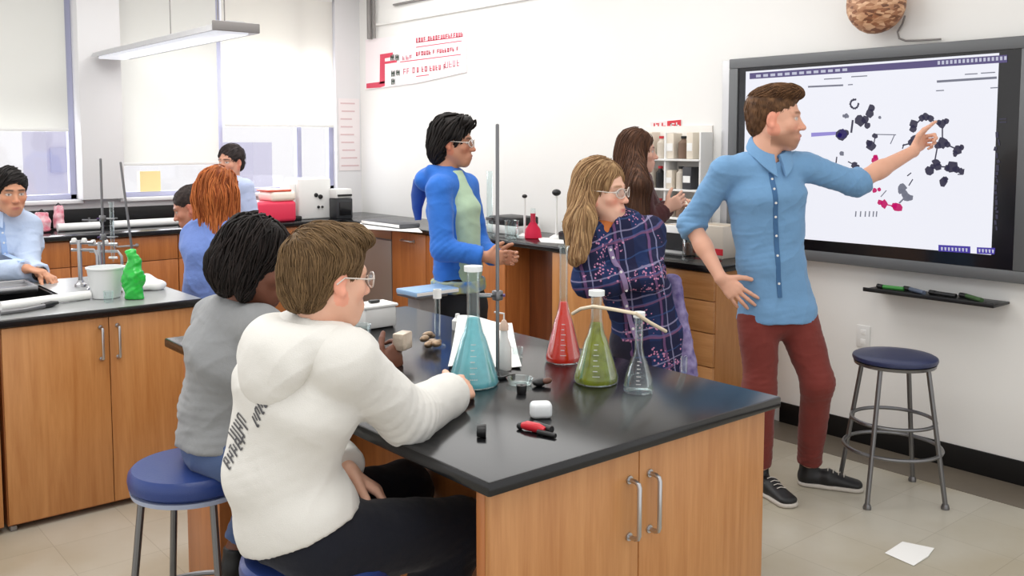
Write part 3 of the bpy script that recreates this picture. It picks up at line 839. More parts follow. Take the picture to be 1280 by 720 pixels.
drawer_cab('orange maple cabinet with a bar pull next to the grey steel unit', (RX, 5.663, .08), (XW - .02, 6.12, WZ - .037), 'y', [(.1, .88, 'c')], 'cabinets under the wall bench', m=M_WOODO)
g = thing('steel_cabinet', 'grey steel unit built under the wall bench near the corner', 'cabinet', (4.2, 6.45, 0))
MB().box((RX + .02, 6.123, .0), (XW - .02, 6.86, WZ - .037), .002).build('carcass', M_GREYMET, g)
d = MB().box((RX, 6.13, .1), (RX + .02, 6.80, .80), .004).build('door', mat('warm grey enamel', (150, 138, 130), .4, .3), g)
MB().box((RX, 6.13, .81), (RX + .02, 6.80, .88), .004).build('control_panel', mat('brown enamel', (150, 108, 84), .5), g)

# stools -----------------------------------------------------------
def stool(c, label, seat_m, h=.61, r=.178, rot=0., rings=((.215, .245, .215), ), rim=None, spl=.075, th=.045):
    c = np.array([c[0], c[1], 0.0]); t = thing('lab_stool', label, 'stool', (c[0], c[1], 0), 'round lab stools')
    t.rotation_euler = (0, 0, 0)
    MB().lathe([(0, h - th), (r * .9, h - th), (r * .985, h - th * .8), (r, h - th * .5), (r * .985, h - th * .18), (r * .93, h), (r * .6, h + .004), (0, h + .004)], (c[0], c[1], 0), 40).build('seat', seat_m, t)
    MB().lathe([(r * .72, h - th - .014), (r * .95, h - th - .014), (r * .97, h - th), (r * .72, h - th)], (c[0], c[1], 0), 40).build('seat_rim', rim or M_DSTEEL, t)
    rad = lambda z: r * .78 + (h - z) / h * spl
    for k in range(4):
        a = rot + k * PI / 2
        u = np.array([math.cos(a), math.sin(a), 0])
        pts = [c * [1, 1, 0] + u * rad(z) + UZ * z for z in (h - th - .008, h * .5, .02)]
        l = MB().tube(pts, .0105, 10).build('leg', M_DSTEEL, t)
        q = c * [1, 1, 0] + u * rad(0.02)
        MB().lathe([(0, 0), (.017, 0), (.018, .008), (.013, .022), (0, .022)], q, 14).build('foot_glide', M_DSTEEL, l)
    for z in rings:
        R = rad(z[0]) + z[1]
        MB().tube([c * [1, 1, 0] + UZ * z[0] + R * np.array([math.cos(a), math.sin(a), 0]) for a in np.linspace(0, 2 * PI, 48, endpoint=False)], .0085, 8, closed=True).build('foot_ring', M_DSTEEL, t)
    return t
stool((3.907, 2.045), 'navy topped steel stool standing free below the screen', M_BLUEVINYL, .632, .178, math.radians(39.9 + 45 - 80), ((.345, -.010), (.222, .0)), spl=.10, th=.028)
stool((1.02, 2.70), 'blue topped stool under the student in the grey shirt', M_BLUEVINYL2, .615, .182, .0, ((.18, .02),), spl=.07, th=.06, rim=mat('pale stool rim', (170, 180, 205), .4))
stool((1.03, 1.945), 'blue topped stool under the boy in the white hoodie', M_BLUEVINYL2, .605, .182, .0, ((.18, .02),), spl=.07, th=.05, rim=M_DSTEEL)
# ------------------------------------------------------------------ interactive display and its drawing
SXF = XW - .075                                     # front plane of the display
scr = thing('display_board', 'large wall mounted interactive display showing molecule diagrams', 'screen', (XW, 2.5, .95))
oy0, oy1, oz0, oz1 = 1.69, 3.335, .935, 2.03
b = MB(); t_ = .055
for lo, hi in (((oy0, oz0), (oy1, oz0 + t_)), ((oy0, oz1 - t_), (oy1, oz1)), ((oy0, oz0 + t_), (oy0 + t_ + .02, oz1 - t_)), ((oy1 - t_ - .005, oz0 + t_), (oy1, oz1 - t_))):
    b.box((SXF - .004, lo[0], lo[1]), (XW - .002, hi[0], hi[1]), .004)
b.build('frame', M_SCRFRAME, scr)
MB().box((SXF + .006, oy0 + .05, oz0 + .045), (XW - .004, oy1 - .045, oz1 - .045)).build('bezel', M_BEZEL, scr)
XS = SXF + .004
ds = MB(); ds.raw([(XS, 3.225, 1.045), (XS, 1.862, 1.052), (XS, 1.862, 1.962), (XS, 3.225, 1.955)], [(0, 1, 2, 3)])
ds.build('display', emit_mat('lit display', (240, 241, 250), .97), scr)
def spt(x, y, k=1): return atX(x, y, XS - .0006 * k)
class Sheet:
    """flat marks on the display, built as one object per group of touching marks"""
    def __init__(self, gap=5.0): self.p = []; self.gap = gap
    def add(self, pts, k): self.p.append((np.array(pts, float), k))
    def build(self, name, m, parent):
        n = len(self.p); lab = list(range(n))
        def root(i):
            while lab[i] != i: i = lab[i]
            return i
        den = []
        for pts, k in self.p:
            nx = np.roll(pts, -1, 0); den.append(np.concatenate([pts * (1 - t) + nx * t for t in (0, .25, .5, .75)]))
        for i in range(n):
            for j in range(i):
                if np.min(np.linalg.norm(den[i][:, None] - den[j][None], axis=2)) < self.gap: lab[root(i)] = root(j)
        for r in sorted(set(root(i) for i in range(n))):
            mb = MB()
            for i in range(n):
                if root(i) == r:
                    pts, k = self.p[i]; mb.raw([spt(x, y, k) for x, y in pts], [tuple(range(len(pts)))])
            mb.build(name, m, parent)
def spoly(mb, pts, k=1):
    if isinstance(mb, Sheet): mb.add(pts, k); return
    mb.raw([spt(x, y, k) for x, y in pts], [tuple(range(len(pts)))])
def sline(mb, p, q, w, k=1):
    p, q = np.array(p, float), np.array(q, float); d = nrm(q - p); n = np.array([-d[1], d[0]]) * w / 2
    spoly(mb, [p + n, q + n, q - n, p - n], k)
def sdot(mb, c, r, k=2, n=9, seed=0, lump=.25):
    g = np.random.default_rng(seed + int(c[0] * 7 + c[1] * 3))
    spoly(mb, [(c[0] + r * (1 + lump * g.uniform(-1, 1)) * math.cos(a), c[1] + r * 1.05 * (1 + lump * g.uniform(-1, 1)) * math.sin(a)) for a in np.linspace(0, 2 * PI, n, endpoint=False)], k)
E_INK = emit_mat('screen ink', (58, 56, 78), .9); E_GREY = emit_mat('screen grey', (120, 122, 138), .9); E_MAG = emit_mat('screen magenta', (196, 24, 104), .95)
E_PUR = emit_mat('screen violet', (70, 56, 160), .95); E_LAV = emit_mat('screen lavender', (150, 140, 214), .95); E_BAR = emit_mat('screen bar', (88, 78, 128), .9); E_NAVY = emit_mat('screen navy', (36, 26, 96), .9); E_PALE = emit_mat('screen pale', (196, 198, 218), .95)
tb = MB(); spoly(tb, [(937, 91.5), (1259, 68.5), (1259, 78), (937, 99)]); tb.build('toolbar', E_BAR, scr)
ti = MB(); g = np.random.default_rng(4)
for x in np.arange(1172, 1256, 5.2):
    y = 91.5 - (x - 937) * .0714 + 4; spoly(ti, [(x, y - 2.4), (x + 3, y - 2.6), (x + 3, y + 2), (x, y + 2.2)], 2)
for x in np.arange(945, 1060, 9):
    y = 91.5 - (x - 937) * .0714 + 4; spoly(ti, [(x, y - 1.5), (x + 6, y - 1.9), (x + 6, y + 1.5), (x, y + 1.8)], 2)
ti.build('toolbar_icons', E_PALE, scr)
ln = Sheet()
sline(ln, (1010, 108.5), (1054, 106.5), 2.2); sline(ln, (1171, 102), (1246, 97), 3); 
for (a, c, y) in ((1206, 1222, 93), (1226, 1244, 91.5), (1170, 1180, 113.5), (1238, 1248, 110), (1060, 1066, 106), (1064, 1084, 96), (1030, 1052, 99)): sline(ln, (a, y), (c, y - (c - a) * .06), 1.3)
sline(ln, (1094, 168), (1120, 168.5), 1.2); sline(ln, (1118, 169), (1113, 180), 1.2)
ln.build('rule_line', E_GREY, scr)
mo = Sheet()
# amino chain drawn beside the teacher
for (c, r) in (((1075, 151), 6.5), ((1082, 149), 5), ((1087, 141), 5.5), ((1090, 135), 4.5), ((1084, 157), 4), ((1052, 168), 7), ((1058, 166), 4), ((1094, 170), 3.5), ((1089, 182), 6), ((1086, 179), 4), ((1068, 206), 4), ((1072, 209), 3)): sdot(mo, c, r)
for p, q, w_ in (((1066, 150), (1064, 166), 2.5), ((1046, 196), (1045, 204), 1.6), ((1094, 170), (1092, 182), 1.4), ((1068, 206), (1060, 202), 1.4)): sline(mo, p, q, w_)
for a in np.linspace(0, 2 * PI, 14, endpoint=False)[:-2]: sdot(mo, (1068 + 5 * math.cos(a), 130 + 5.5 * math.sin(a)), 1.4)
# large ring molecule by the pointing hand
for (c, r) in (((1142, 155), 5.5), ((1141, 161), 4.5), ((1157, 146), 4.5), ((1152, 148), 4), ((1163, 148), 4), ((1178, 155), 5), ((1183, 151), 3.5), ((1173, 153), 3.5), ((1178, 178), 6.5), ((1184, 181), 4), ((1172, 182), 4.5), ((1197, 187), 5.5), ((1202, 184), 3.5), ((1194, 192), 3.5), ((1144, 174), 6), ((1138, 178), 4), ((1170, 203), 5), ((1173, 209), 4.5), ((1162, 213), 5.5), ((1166, 208), 3.5), ((1190, 208), 7), ((1184, 210), 4), ((1195, 212), 4.5), ((1201, 214), 4), ((1179, 227), 5.5), ((1182, 224), 3)): sdot(mo, c, r)
for p, q in (((1157, 142), (1157, 150)), ((1142, 158), (1150, 150)), ((1163, 149), (1174, 155)), ((1178, 158), (1178, 174)), ((1184, 181), (1197, 187)), ((1172, 182), (1168, 204)), ((1173, 208), (1186, 209)), ((1128, 182), (1138, 179))): sline(mo, p, q, 1.8)
for p, q in (((1197, 218), (1204, 218)), ((1204, 218), (1205, 211)), ((1130, 180), (1128, 186)), ((1134, 220), (1139, 216)), ((1136, 232), (1141, 224))): sline(mo, p, q, 1.4)
mo.build('molecule', E_INK, scr)
gm = Sheet()
for (c, r) in (((1128, 235), 5), ((1130, 241), 4.5), ((1133, 247), 5), ((1138, 247), 4), ((1126, 239), 3.5), ((1058, 145), 3), ((1100, 147), 2), ((1052, 192), 3), ((1055, 145), 2)): sdot(gm, c, r)
sline(gm, (1130, 248), (1124, 254), 2); sline(gm, (1108, 238), (1101, 246), 1.2)
for x in (1070, 1076, 1082, 1087, 1092, 1096): sline(gm, (x, 264), (x - .6, 271), 1.5)
gm.build('grey_mark', E_GREY, scr)
ma = Sheet()
for (c, r) in (((1094, 200), 4.5), ((1094, 196), 3), ((1105, 255), 5), ((1100, 253), 3.5), ((1122, 259), 6), ((1118, 257), 4), ((1093, 238), 3), ((1099, 237), 2.5), ((1096, 211), 2)): sdot(ma, c, r)
sline(ma, (1105, 255), (1118, 258), 1.5); ma.build('magenta_atom', E_MAG, scr)
pu = MB(); spoly(pu, [(1014, 166), (1046, 164.5), (1046, 168.5), (1014, 171)]); pu.build('arrow_bar', E_LAV, scr)
pd_ = MB(); sdot(pd_, (1053, 167.5), 5.5, 3); sdot(pd_, (1049, 169), 3.5, 3); pd_.build('arrow_head', E_NAVY, scr)
st = Sheet(6); g = np.random.default_rng(9)
y = 165
while y < 284:
    hgt = g.uniform(2, 8); x = 1247 + g.uniform(-2, 1.5) - (y - 165) * .02
    sline(st, (x, y), (x + g.uniform(-1.5, 1.5), y + hgt), g.uniform(2, 4)); y += hgt + g.uniform(1, 2.6)
sline(st, (1249, 149), (1258, 148.5), 1.3); sline(st, (1249, 153), (1258, 152.5), 1.3)
st.build('side_text', E_INK, scr)
bt = MB(); spoly(bt, [(1173, 306), (1213, 308), (1213, 316.5), (1173, 314)]); spoly(bt, [(1221, 309), (1244, 310), (1243, 318), (1221, 317)]); bt.build('button', E_PUR, scr)
bi = MB()
for x in list(np.arange(1176, 1211, 4.4)) + list(np.arange(1223, 1241, 4.2)): spoly(bi, [(x, 308.6 + (x - 1173) * .05), (x + 2.6, 308.8 + (x - 1173) * .05), (x + 2.2, 313 + (x - 1173) * .05), (x + .6, 312.8 + (x - 1173) * .05)], 2)
bi.build('button_text', E_PALE, scr)
solo('rail', MB().box((XW - .03, 3.338, .92), (XW - .002, 3.42, 2.03), .006), M_ALU, 'pale aluminium strip standing upright at the edge of the display', 'rail')

# shelf tray under the display
tr = thing('shelf_tray', 'narrow black tray fixed to the wall below the display', 'shelf', (XW - .1, 2.15, .82))
ty0, ty1, tzz = 1.80, 2.43, .838
b = MB(); b.box((XW - .17, ty0, tzz - .012), (XW - .001, ty1, tzz), .003); b.box((XW - .17, ty0, tzz - .012), (XW - .162, ty1, tzz + .008), .003); b.build('tray', M_BLACKP, tr)
g = np.random.default_rng(3)
mg = [mat('green marker', (60, 140, 60), .4), mat('grey marker', (90, 100, 120), .4), M_BLACKP, mat('olive cloth', (60, 90, 50), .8)]
lab_ = ['green marker pen lying in the tray below the display', 'grey marker pen lying in the tray below the display', 'black marker pen lying in the tray below the display', 'olive green marker pen lying in the tray below the display']
for i, (y, dy) in enumerate(((2.32, .02), (2.20, -.015), (2.06, .01), (1.93, -.02))):
    mk = thing('marker_pen', lab_[i], 'pen', (XW - .09, y, tzz), 'pens in the display tray')
    MB().tube([(XW - .11 + dy, y - .06, tzz + .011), (XW - .08 - dy, y + .04, tzz + .011)], .0105, 10).build('barrel', mg[i], mk)
    MB().tube([(XW - .08 - dy, y + .04, tzz + .011), (XW - .068 - dy, y + .075, tzz + .011)], .0112, 10).build('cap', M_BLACKP, mk)
pl = thing('outlet_plate', 'white outlet plate on the wall above the free stool', 'outlet', (XW, 2.51, .56))
MB().box((XW - .006, 2.475, .505), (XW, 2.55, .62), .003).build('plate', M_WHITE, pl)
for z in (.535, .585): MB().box((XW - .008, 2.498, z - .014), (XW - .004, 2.527, z + .014), .002).build('socket', M_PAPER, pl)

# round mottled ornament with its cable
M_MOTTLE, nt, bb, oo = new_mat('mottled brown ornament')
tc = nt.nodes.new('ShaderNodeTexCoord'); vo = nt.nodes.new('ShaderNodeTexVoronoi'); vo.inputs['Scale'].default_value = 38; vo.inputs['Randomness'].default_value = 1
nz = nt.nodes.new('ShaderNodeTexNoise'); nz.inputs['Scale'].default_value = 12; nz.inputs['Detail'].default_value = 6
mp = nt.nodes.new('ShaderNodeMapping'); mp.inputs['Scale'].default_value = (1, 1, 2.2)
rp = nt.nodes.new('ShaderNodeValToRGB'); e = rp.color_ramp.elements
e[0].position = .2; e[0].color = lin((74, 46, 34)); e[1].position = .8; e[1].color = lin((226, 184, 146))
k = e.new(.42); k.color = lin((150, 96, 64)); k = e.new(.58); k.color = lin((186, 136, 100))
ad = nt.nodes.new('ShaderNodeMath'); ad.operation = 'MULTIPLY_ADD'; ad.inputs[1].default_value = .45
nt.links.new(tc.outputs['Object'], mp.inputs[0]); nt.links.new(mp.outputs[0], vo.inputs['Vector']); nt.links.new(mp.outputs[0], nz.inputs['Vector'])
sep = nt.nodes.new('ShaderNodeSeparateColor'); nt.links.new(vo.outputs['Color'], sep.inputs[0])
nt.links.new(sep.outputs[0], ad.inputs[0]); 
m2 = nt.nodes.new('ShaderNodeMath'); m2.operation = 'MULTIPLY'; m2.inputs[1].default_value = .62; nt.links.new(nz.outputs[0], m2.inputs[0]); nt.links.new(m2.outputs[0], ad.inputs[2])
nt.links.new(ad.outputs[0], rp.inputs[0]); nt.links.new(rp.outputs[0], bb.inputs['Base Color']); bb.inputs['Roughness'].default_value = .45
oc = atX(1095, 4, XW - .11)
orn = thing('wall_ornament', 'round mottled brown globe fixed to the wall above the display', 'ornament', oc)
b = MB(); b.blob(oc, (.105, .150, .150), amp=.02, f=30); b.build('globe', M_MOTTLE, orn)
MB().lathe([(0, 0), (.06, 0), (.06, .01), (0, .012)], (XW, oc[1], oc[2]), 24, axis=(-1, 0, 0)).build('wall_plate', M_GREYMET, orn)
c = MB(); c.tube([atX(1131, 20, XW - .05), atX(1128, 30, XW - .03), atX(1122, 40, XW - .02), atX(1124, 48, XW - .02), atX(1132, 51, XW - .02), atX(1150, 50.5, XW - .02), atX(1176, 49, XW - .02)], .005, 8)
solo('cable', c, M_GREYMET, 'thin grey cable running from the round ornament to the display top', 'cable')

# red lettered sign near the corner
M_SRED = mat('sign red', (214, 66, 92), .6); M_SPINK = mat('sign pale red', (232, 140, 156), .6); M_SDARK = mat('sign dark green', (74, 92, 82), .6)
sg = thing('wall_sign', 'white wall sign with rows of red lettering high near the corner', 'sign', (XW, 6.7, 2.1))
def wpt(x, y, k=0): return atX(x, y, XW - .012 - .0008 * k)
def wpoly(mb, pts, k=1):
    P = [wpt(x, y, k) for x, y in pts]; mb.raw(P + [p + np.array([.0006, 0, 0]) for p in P], [tuple(range(len(P))), tuple(range(2 * len(P) - 1, len(P) - 1, -1))])
b = MB(); pts = [(457, 50), (582, 33), (583, 90), (520, 104), (457, 112)]
P = [wpt(x, y) for x, y in pts]; n = 5
b.raw(P + [p * [0, 1, 1] + [XW - .001, 0, 0] for p in P], [tuple(range(n)), tuple(range(2 * n - 1, n - 1, -1))] + [(i, (i + 1) % n, n + (i + 1) % n, n + i) for i in range(n)])
b.build('board', mat('sign white', (246, 236, 238), .6), sg, smooth=False)
r = MB()
wpoly(r, [(475, 68), (491, 65.5), (491, 71), (481, 73), (481, 104), (474.5, 105)]); wpoly(r, [(458, 104.5), (481, 101.5), (481, 107.5), (475, 109.5), (458, 110.5)]); wpoly(r, [(481, 77), (496, 75), (496, 78), (481, 80)])
r.build('red_bracket', M_SRED, sg)
g = np.random.default_rng(5); dk = MB()
for x0, y0 in ((488, 68), (494, 68), (489, 88), (495, 87), (489, 98)):
    for q in range(3):
        x = x0 + q * 1.7; wpoly(dk, [(x, y0 + g.uniform(0, 2)), (x + 1.2, y0), (x + 1.2, y0 + 8), (x, y0 + 6 + g.uniform(0, 2))], 2)
    wpoly(dk, [(x0, y0 + 3), (x0 + 4.5, y0 + 2.4), (x0 + 4.5, y0 + 3.8), (x0, y0 + 4.4)], 2)
dk.build('dark_letters', M_SDARK, sg)
def letters(mb, x0, x1, y0, y1, hgt, dens=3.2):
    x = x0
    while x < x1:
        y = y0 + (y1 - y0) * (x - x0) / (x1 - x0); kind = g.integers(0, 4); w_ = dens * g.uniform(.55, .8)
        wpoly(mb, [(x, y), (x + .9, y - .1), (x + .9, y + hgt), (x, y + hgt + .1)], 2)
        if kind in (0, 1): wpoly(mb, [(x, y), (x + w_, y - .3), (x + w_, y + 1), (x, y + 1.3)], 2)
        if kind in (1, 2): wpoly(mb, [(x, y + hgt * .45), (x + w_, y + hgt * .45 - .3), (x + w_, y + hgt * .45 + .9), (x, y + hgt * .45 + 1.2)], 2)
        if kind != 1: wpoly(mb, [(x, y + hgt - 1), (x + w_, y + hgt - 1.3), (x + w_, y + hgt), (x, y + hgt + .3)], 2)
        if kind in (0, 3): wpoly(mb, [(x + w_ - .9, y), (x + w_, y - .2), (x + w_, y + hgt), (x + w_ - .9, y + hgt)], 2)
        x += dens * g.choice([1, 1, 1, 1, 1.6])
l1 = MB()
for a, c, y0, y1, hh in ((520, 577, 47.5, 40, 5.5), (520, 575, 65, 58, 5), ): letters(l1, a, c, y0, y1, hh)
for a, c, y0, y1 in ((520, 578, 52.8, 45), (520, 577, 58.6, 50.5), (500, 576, 77, 67.5), (520, 536, 95, 93)): wpoly(l1, [(a, y0), (c, y1), (c, y1 + 1.1), (a, y0 + 1.1)], 1)
letters(l1, 521, 556, 84, 80, 6.5, 3.8); l1.build('red_letters', M_SRED, sg)
l2 = MB(); letters(l2, 503, 517, 70, 68, 5, 4.4); letters(l2, 504, 517, 86, 84, 7, 4.4); letters(l2, 556, 574, 77, 74, 8, 5); l2.build('pale_letters', M_SPINK, sg)
# ------------------------------------------------------------------ glassware on the island
def flask(label, p, base, R, h, nr, hc, liq=None, lvl=.6, lip=1.35, cat='flask', z=IZ, grad=True, rimm=None):
    c = atz(*p, z) if base is None else np.asarray(base, float)
    c = np.array([c[0], c[1], z + .001])
    t = thing('erlenmeyer_flask', label, cat, c, 'conical flasks on the island')
    out = [(R * .9, 0), (R * .97, .003), (R, .010), (R * .985, .02), (R * .9, .042)]
    n0 = 7
    for i in range(1, n0 + 1):
        u = i / n0; zz = .042 + (hc - .042) * u
        rr = R * .9 + (nr - R * .9) * u
        out.append((rr + (.004 * math.sin(PI * u) * -1 if u > .6 else 0), zz))
    out += [(nr, hc + .012), (nr, h - .012), (nr * 1.06, h - .008), (nr * lip, h - .005), (nr * lip, h), (nr * lip - .003, h)]
    inn = [(max(r - .0022, .0005), z_ if i > 0 else .003) for i, (r, z_) in enumerate(out[:-4])]
    prof = out + [(nr * 1.0 - .0022, h - .006)] + inn[::-1] + [(0, .003)]
    g_ = MB().lathe([(0, 0)] + prof, c, 40).build('glass_body', M_GLASS, t, angle=60)
    if liq is not None:
        zl = lvl; pr = [(0, .0045)]
        for (r, z_) in inn:
            if z_ <= zl: pr.append((max(r - .0008, .001), max(z_, .0045)))
        k = [q for q in range(len(inn) - 1) if inn[q][1] <= zl <= inn[q + 1][1]]
        if k:
            a, b_ = inn[k[-1]], inn[k[-1] + 1]; u = (zl - a[1]) / max(b_[1] - a[1], 1e-6); pr.append((a[0] + (b_[0] - a[0]) * u - .0008, zl))
        pr.append((0, zl))
        MB().lathe(pr, c, 40).build('liquid', liq, t, angle=40)
    if grad:
        gm = MB(); ang0 = math.atan2(-c[1], -c[0])
        for i in range(7):
            zz = .03 + i * (hc * .55) / 7; u = max(0, (zz - .042) / (hc - .042)); rr = (R * .9 + (nr - R * .9) * u if zz > .042 else R * .955) + .0008
            for a in np.linspace(-.16, -.16 + (.22 if i % 2 else .34), 5)[:-1]:
                b_ = a + .06
                q = [c + np.array([rr * math.cos(ang0 + s_), rr * math.sin(ang0 + s_), zz + dz]) for s_, dz in ((a, 0), (b_, 0), (b_, .0022), (a, .0022))]
                gm.raw(q + [x + nrm(x - c) * .0004 for x in q], [(0, 1, 2, 3), (7, 6, 5, 4)])
        gm.build('graduations', M_WHITE, t)
    if rimm: MB().lathe([(nr * lip - .001, h - .014), (nr * lip + .001, h - .014), (nr * lip + .0012, h + .001), (nr * .8, h + .001), (nr * .8, h - .002), (nr * lip - .001, h - .002)], c, 28).build('rim_collar', rimm, t)
    return t
L_RED = liquid_mat('red solution', (255, 66, 40), .06, (255, 110, 90)); L_GREEN = liquid_mat('olive green solution', (186, 190, 56), .40, (206, 210, 110), .25)
L_TEAL = liquid_mat('pale teal solution', (164, 234, 242), .2, (190, 238, 244), .12)
M_RIM = mat('frosted white rim', (236, 240, 240), .4)
flask('conical flask of red liquid with a tall slim neck', (704, 452), None, .058, .372, .0135, .20, L_RED, .192)
flask('conical flask of olive green liquid with a wide neck', (745, 478), None, .066, .270, .0165, .185, L_GREEN, .175, rimm=M_RIM)
flask('small empty clear conical flask at the table edge', (798, 490), None, .0425, .226, .0115, .128, rimm=M_RIM)
flask('largest flask, filled with pale teal liquid, by the white sleeve', (592, 481), None, .074, .345, .019, .20, L_TEAL, .195, rimm=M_RIM)

# retort stand of the island
def stand(label, c, h, z, r=.0055, lean=(0, 0), base=(.10, .16), clamp=(), basem=None):
    c = np.array([c[0], c[1], z]); t = thing('retort_stand', label, 'stand', c, 'retort stands')
    MB().box(c - [base[0] / 2, base[1] / 2, 0], c + [base[0] / 2, base[1] / 2, .012], .003).build('base_plate', basem or M_DSTEEL, t)
    top = c + np.array([lean[0], lean[1], h])
    MB().tube([c + UZ * .01, top - UZ * .003, top], [r, r, r * .6], 12).build('rod', M_DSTEEL, t)
    for zc, d, ln_ in clamp:
        p = c + (top - c) * (zc / h); d = nrm(d)
        b_ = MB().box(p - [.013, .013, .015], p + [.013, .013, .015], .004).tube([p, p + d * ln_], .0045, 8)
        e = p + d * ln_; sd = np.cross(d, UZ)
        b_.tube([e - d * .01 + sd * .002, e + sd * .018, e + sd * .016 + d * .035], .004, 6).tube([e - d * .01 - sd * .002, e - sd * .018, e - sd * .016 + d * .035], .004, 6)
        q = MB().tube([p, p - d * .02], .004, 8).tube([p - d * .02 - sd * .012, p - d * .02 + sd * .012], .0035, 8)
        o = b_.build('clamp', M_DSTEEL, t); q.build('thumb_screw', mat('violet anodised screw', (92, 70, 120), .4, .5), o)
    return t
stand('tall slim retort stand rising from the middle of the island', atz(622, 470, IZ), .755, IZ, clamp=((.245, -RT, .02),), base=(.06, .10), basem=M_TOP)

# things on the island -----------------------------------------------
def atop(p): return atz(p[0], p[1], IZ)
def slab(name, label, cat, pts, z, th, m, group=None, rnd=0):
    P = [atz(x, y, z) for x, y in pts]
    mb = MB(); n = len(P); mb.raw([[p[0], p[1], z] for p in P] + [[p[0], p[1], z + th] for p in P], [tuple(range(n))[::-1], tuple(range(n, 2 * n))] + [(i, (i + 1) % n, n + (i + 1) % n, n + i) for i in range(n)])
    return solo(name, mb, m, label, cat, group)
sheet = MB(); c4 = [atz(x, y, IZ) for x, y in ((560, 462), (652, 461), (640, 424), (572, 414))]
nu = 10; V = []; F = []
for i in range(nu + 1):
    for j in range(nu + 1):
        u, v = i / nu, j / nu; p = (c4[0] * (1 - u) + c4[1] * u) * (1 - v) + (c4[3] * (1 - u) + c4[2] * u) * v
        V.append(p + UZ * (.009 + .05 * v * v + .006 * math.sin(6 * u)))
b = len(V); V += [p + UZ * .0012 for p in V]
for i in range(nu):
    for j in range(nu):
        a = i * (nu + 1) + j; q = (a, a + 1, a + nu + 2, a + nu + 1); F += [q[::-1], tuple(x + b for x in q)]
sheet.raw(V, F); solo('paper_sheet', sheet, M_PAPER, 'large white sheet curling up behind the teal flask', 'paper')
p = atop((676, 522)); bb = MB().box(p - [.028, .02, 0], p + [.028, .02, .042], .012, rotz=-.6, seg=4)
solo('white_block', bb, mat('milky white plastic', (232, 236, 238), .35), 'rounded milky white block on the black island top', 'block')
p = atop((668, 541)); t = thing('rubber_stopper_tool', 'red and black hand tool lying before the white block', 'tool', p)
d = nrm(atop((690, 543)) - atop((648, 534))); MB().tube([p - d * .035 + UZ * .012, p - d * .02 + UZ * .014, p + d * .01 + UZ * .014, p + d * .03 + UZ * .011], [.008, .012, .012, .008], 12).build('red_grip', M_RED, t)
MB().tube([p + d * .0 + AW * .02 + UZ * .012, p + d * .05 + AW * .012 + UZ * .012], [.012, .010], 12).tube([p + d * .01 - AW * .012 + UZ * .008, p + d * .06 - AW * .012 + UZ * .007], [.007, .006], 10).build('black_jaw', M_BLACKP, t)
MB().blob(p - d * .042 + UZ * .009, (.009, .009, .009)).build('tip', M_BLACKP, t)
def stopper(label, px_, r, h, ax=None):
    p = atop(px_); a = UZ if ax is None else nrm(ax)
    c = p + UZ * (.0005 if ax is None else r + .0005)
    prof = [(0, 0), (r * .85, 0), (r * .9, .002), (r, h - .002), (r * .96, h), (r * .3, h), (r * .25, h - .004), (0, h - .004)]
    return solo('rubber_stopper', MB().lathe(prof, c, 20, axis=a), M_BLACKP, label, 'stopper', 'rubber stoppers on the island')
stopper('black rubber stopper near the island edge, alone', (596, 547), .016, .022, RT)
stopper('black rubber stopper standing by the clear dish', (652, 492), .015, .024)
t = thing('rubber_bung', 'black and brown crumpled bung right of the clear dish', 'stopper', atop((674, 483)))
p = atop((674, 483)); MB().blob(p + UZ * .012, (.022, .016, .012), amp=.12, f=80).build('bung', M_BLACKP, t); MB().blob(p + UZ * .016 + RT * .022, (.016, .012, .009), amp=.15, f=90).build('brown_end', mat('brown rubber', (96, 58, 44), .5), t)
def cup(name, label, c, r, h, m, cat='beaker', group=None, wall=.0025, top=1.08, spout=True):
    c = np.asarray(c, float); t = thing(name, label, cat, c, group)
    MB().lathe([(0, 0.001), (r * .92, .001), (r, .006), (r * top * .98, h - .004), (r * top * 1.05, h), (r * top - wall, h - .001), (r - wall, .008), (r * .9, .005), (0, .005)], c, 28).build('glass_wall', m, t)
    return t
cup('glass_dish', 'shallow clear glass dish by the black stopper', atop((650, 480)), .036, .018, M_GLASS, 'dish')
t = cup('beaker', 'tiny clear glass beaker behind the retort stand', atop((647, 447)), .017, .034, M_GLASS)
# white wash bottle behind the rod
t = thing('wash_bottle', 'slim white wash bottle behind the tall retort stand', 'bottle', atop((630, 462)))
p = atop((630, 462)); MB().lathe([(0, 0), (.022, 0), (.024, .004), (.023, .07), (.013, .10), (.011, .125), (0, .126)], p, 24).build('bottle_body', M_WHITE, t); MB().lathe([(0, .124), (.014, .124), (.014, .14), (.006, .155), (0, .156)], p, 18).build('cap', mat('pale orange cap', (226, 196, 176), .5), t)
MB().tube([p + UZ * .15, p + UZ * .175, p + UZ * .18 - RT * .03], .003, 8).build('spout', M_WHITE, t)
# molecule foil piece with tube
t = thing('measuring_cylinder', 'slim glass cylinder with a white top at the middle of the island', 'cylinder', atop((547, 432)))
p = atop((547, 432)); MB().lathe([(0, 0), (.028, 0), (.028, .004), (.011, .008), (.011, .19), (.014, .194), (.009, .192), (.009, .01), (0, .01)], p, 24).build('glass_tube', M_GLASS, t); MB().lathe([(.012, .165), (.0145, .165), (.0145, .196), (.010, .196), (.010, .19), (.012, .165)], p, 20).build('white_collar', M_WHITE, t)
M_FOIL = mat('tan foil', (176, 150, 124), .3, .7, var=.5, vscale=40, bump=.6, bscale=60)
fo = MB(); g = np.random.default_rng(2)
for i in range(9):
    q = atop((528 + g.uniform(0, 28), 424 + g.uniform(0, 16))); fo.blob(q + UZ * (.013 + g.uniform(0, .02)), (.017, .012, .011), amp=.3, f=70, seed=i)
solo('crumpled_foil', fo, M_FOIL, 'crumpled tan foil around the foot of the slim glass cylinder', 'foil')
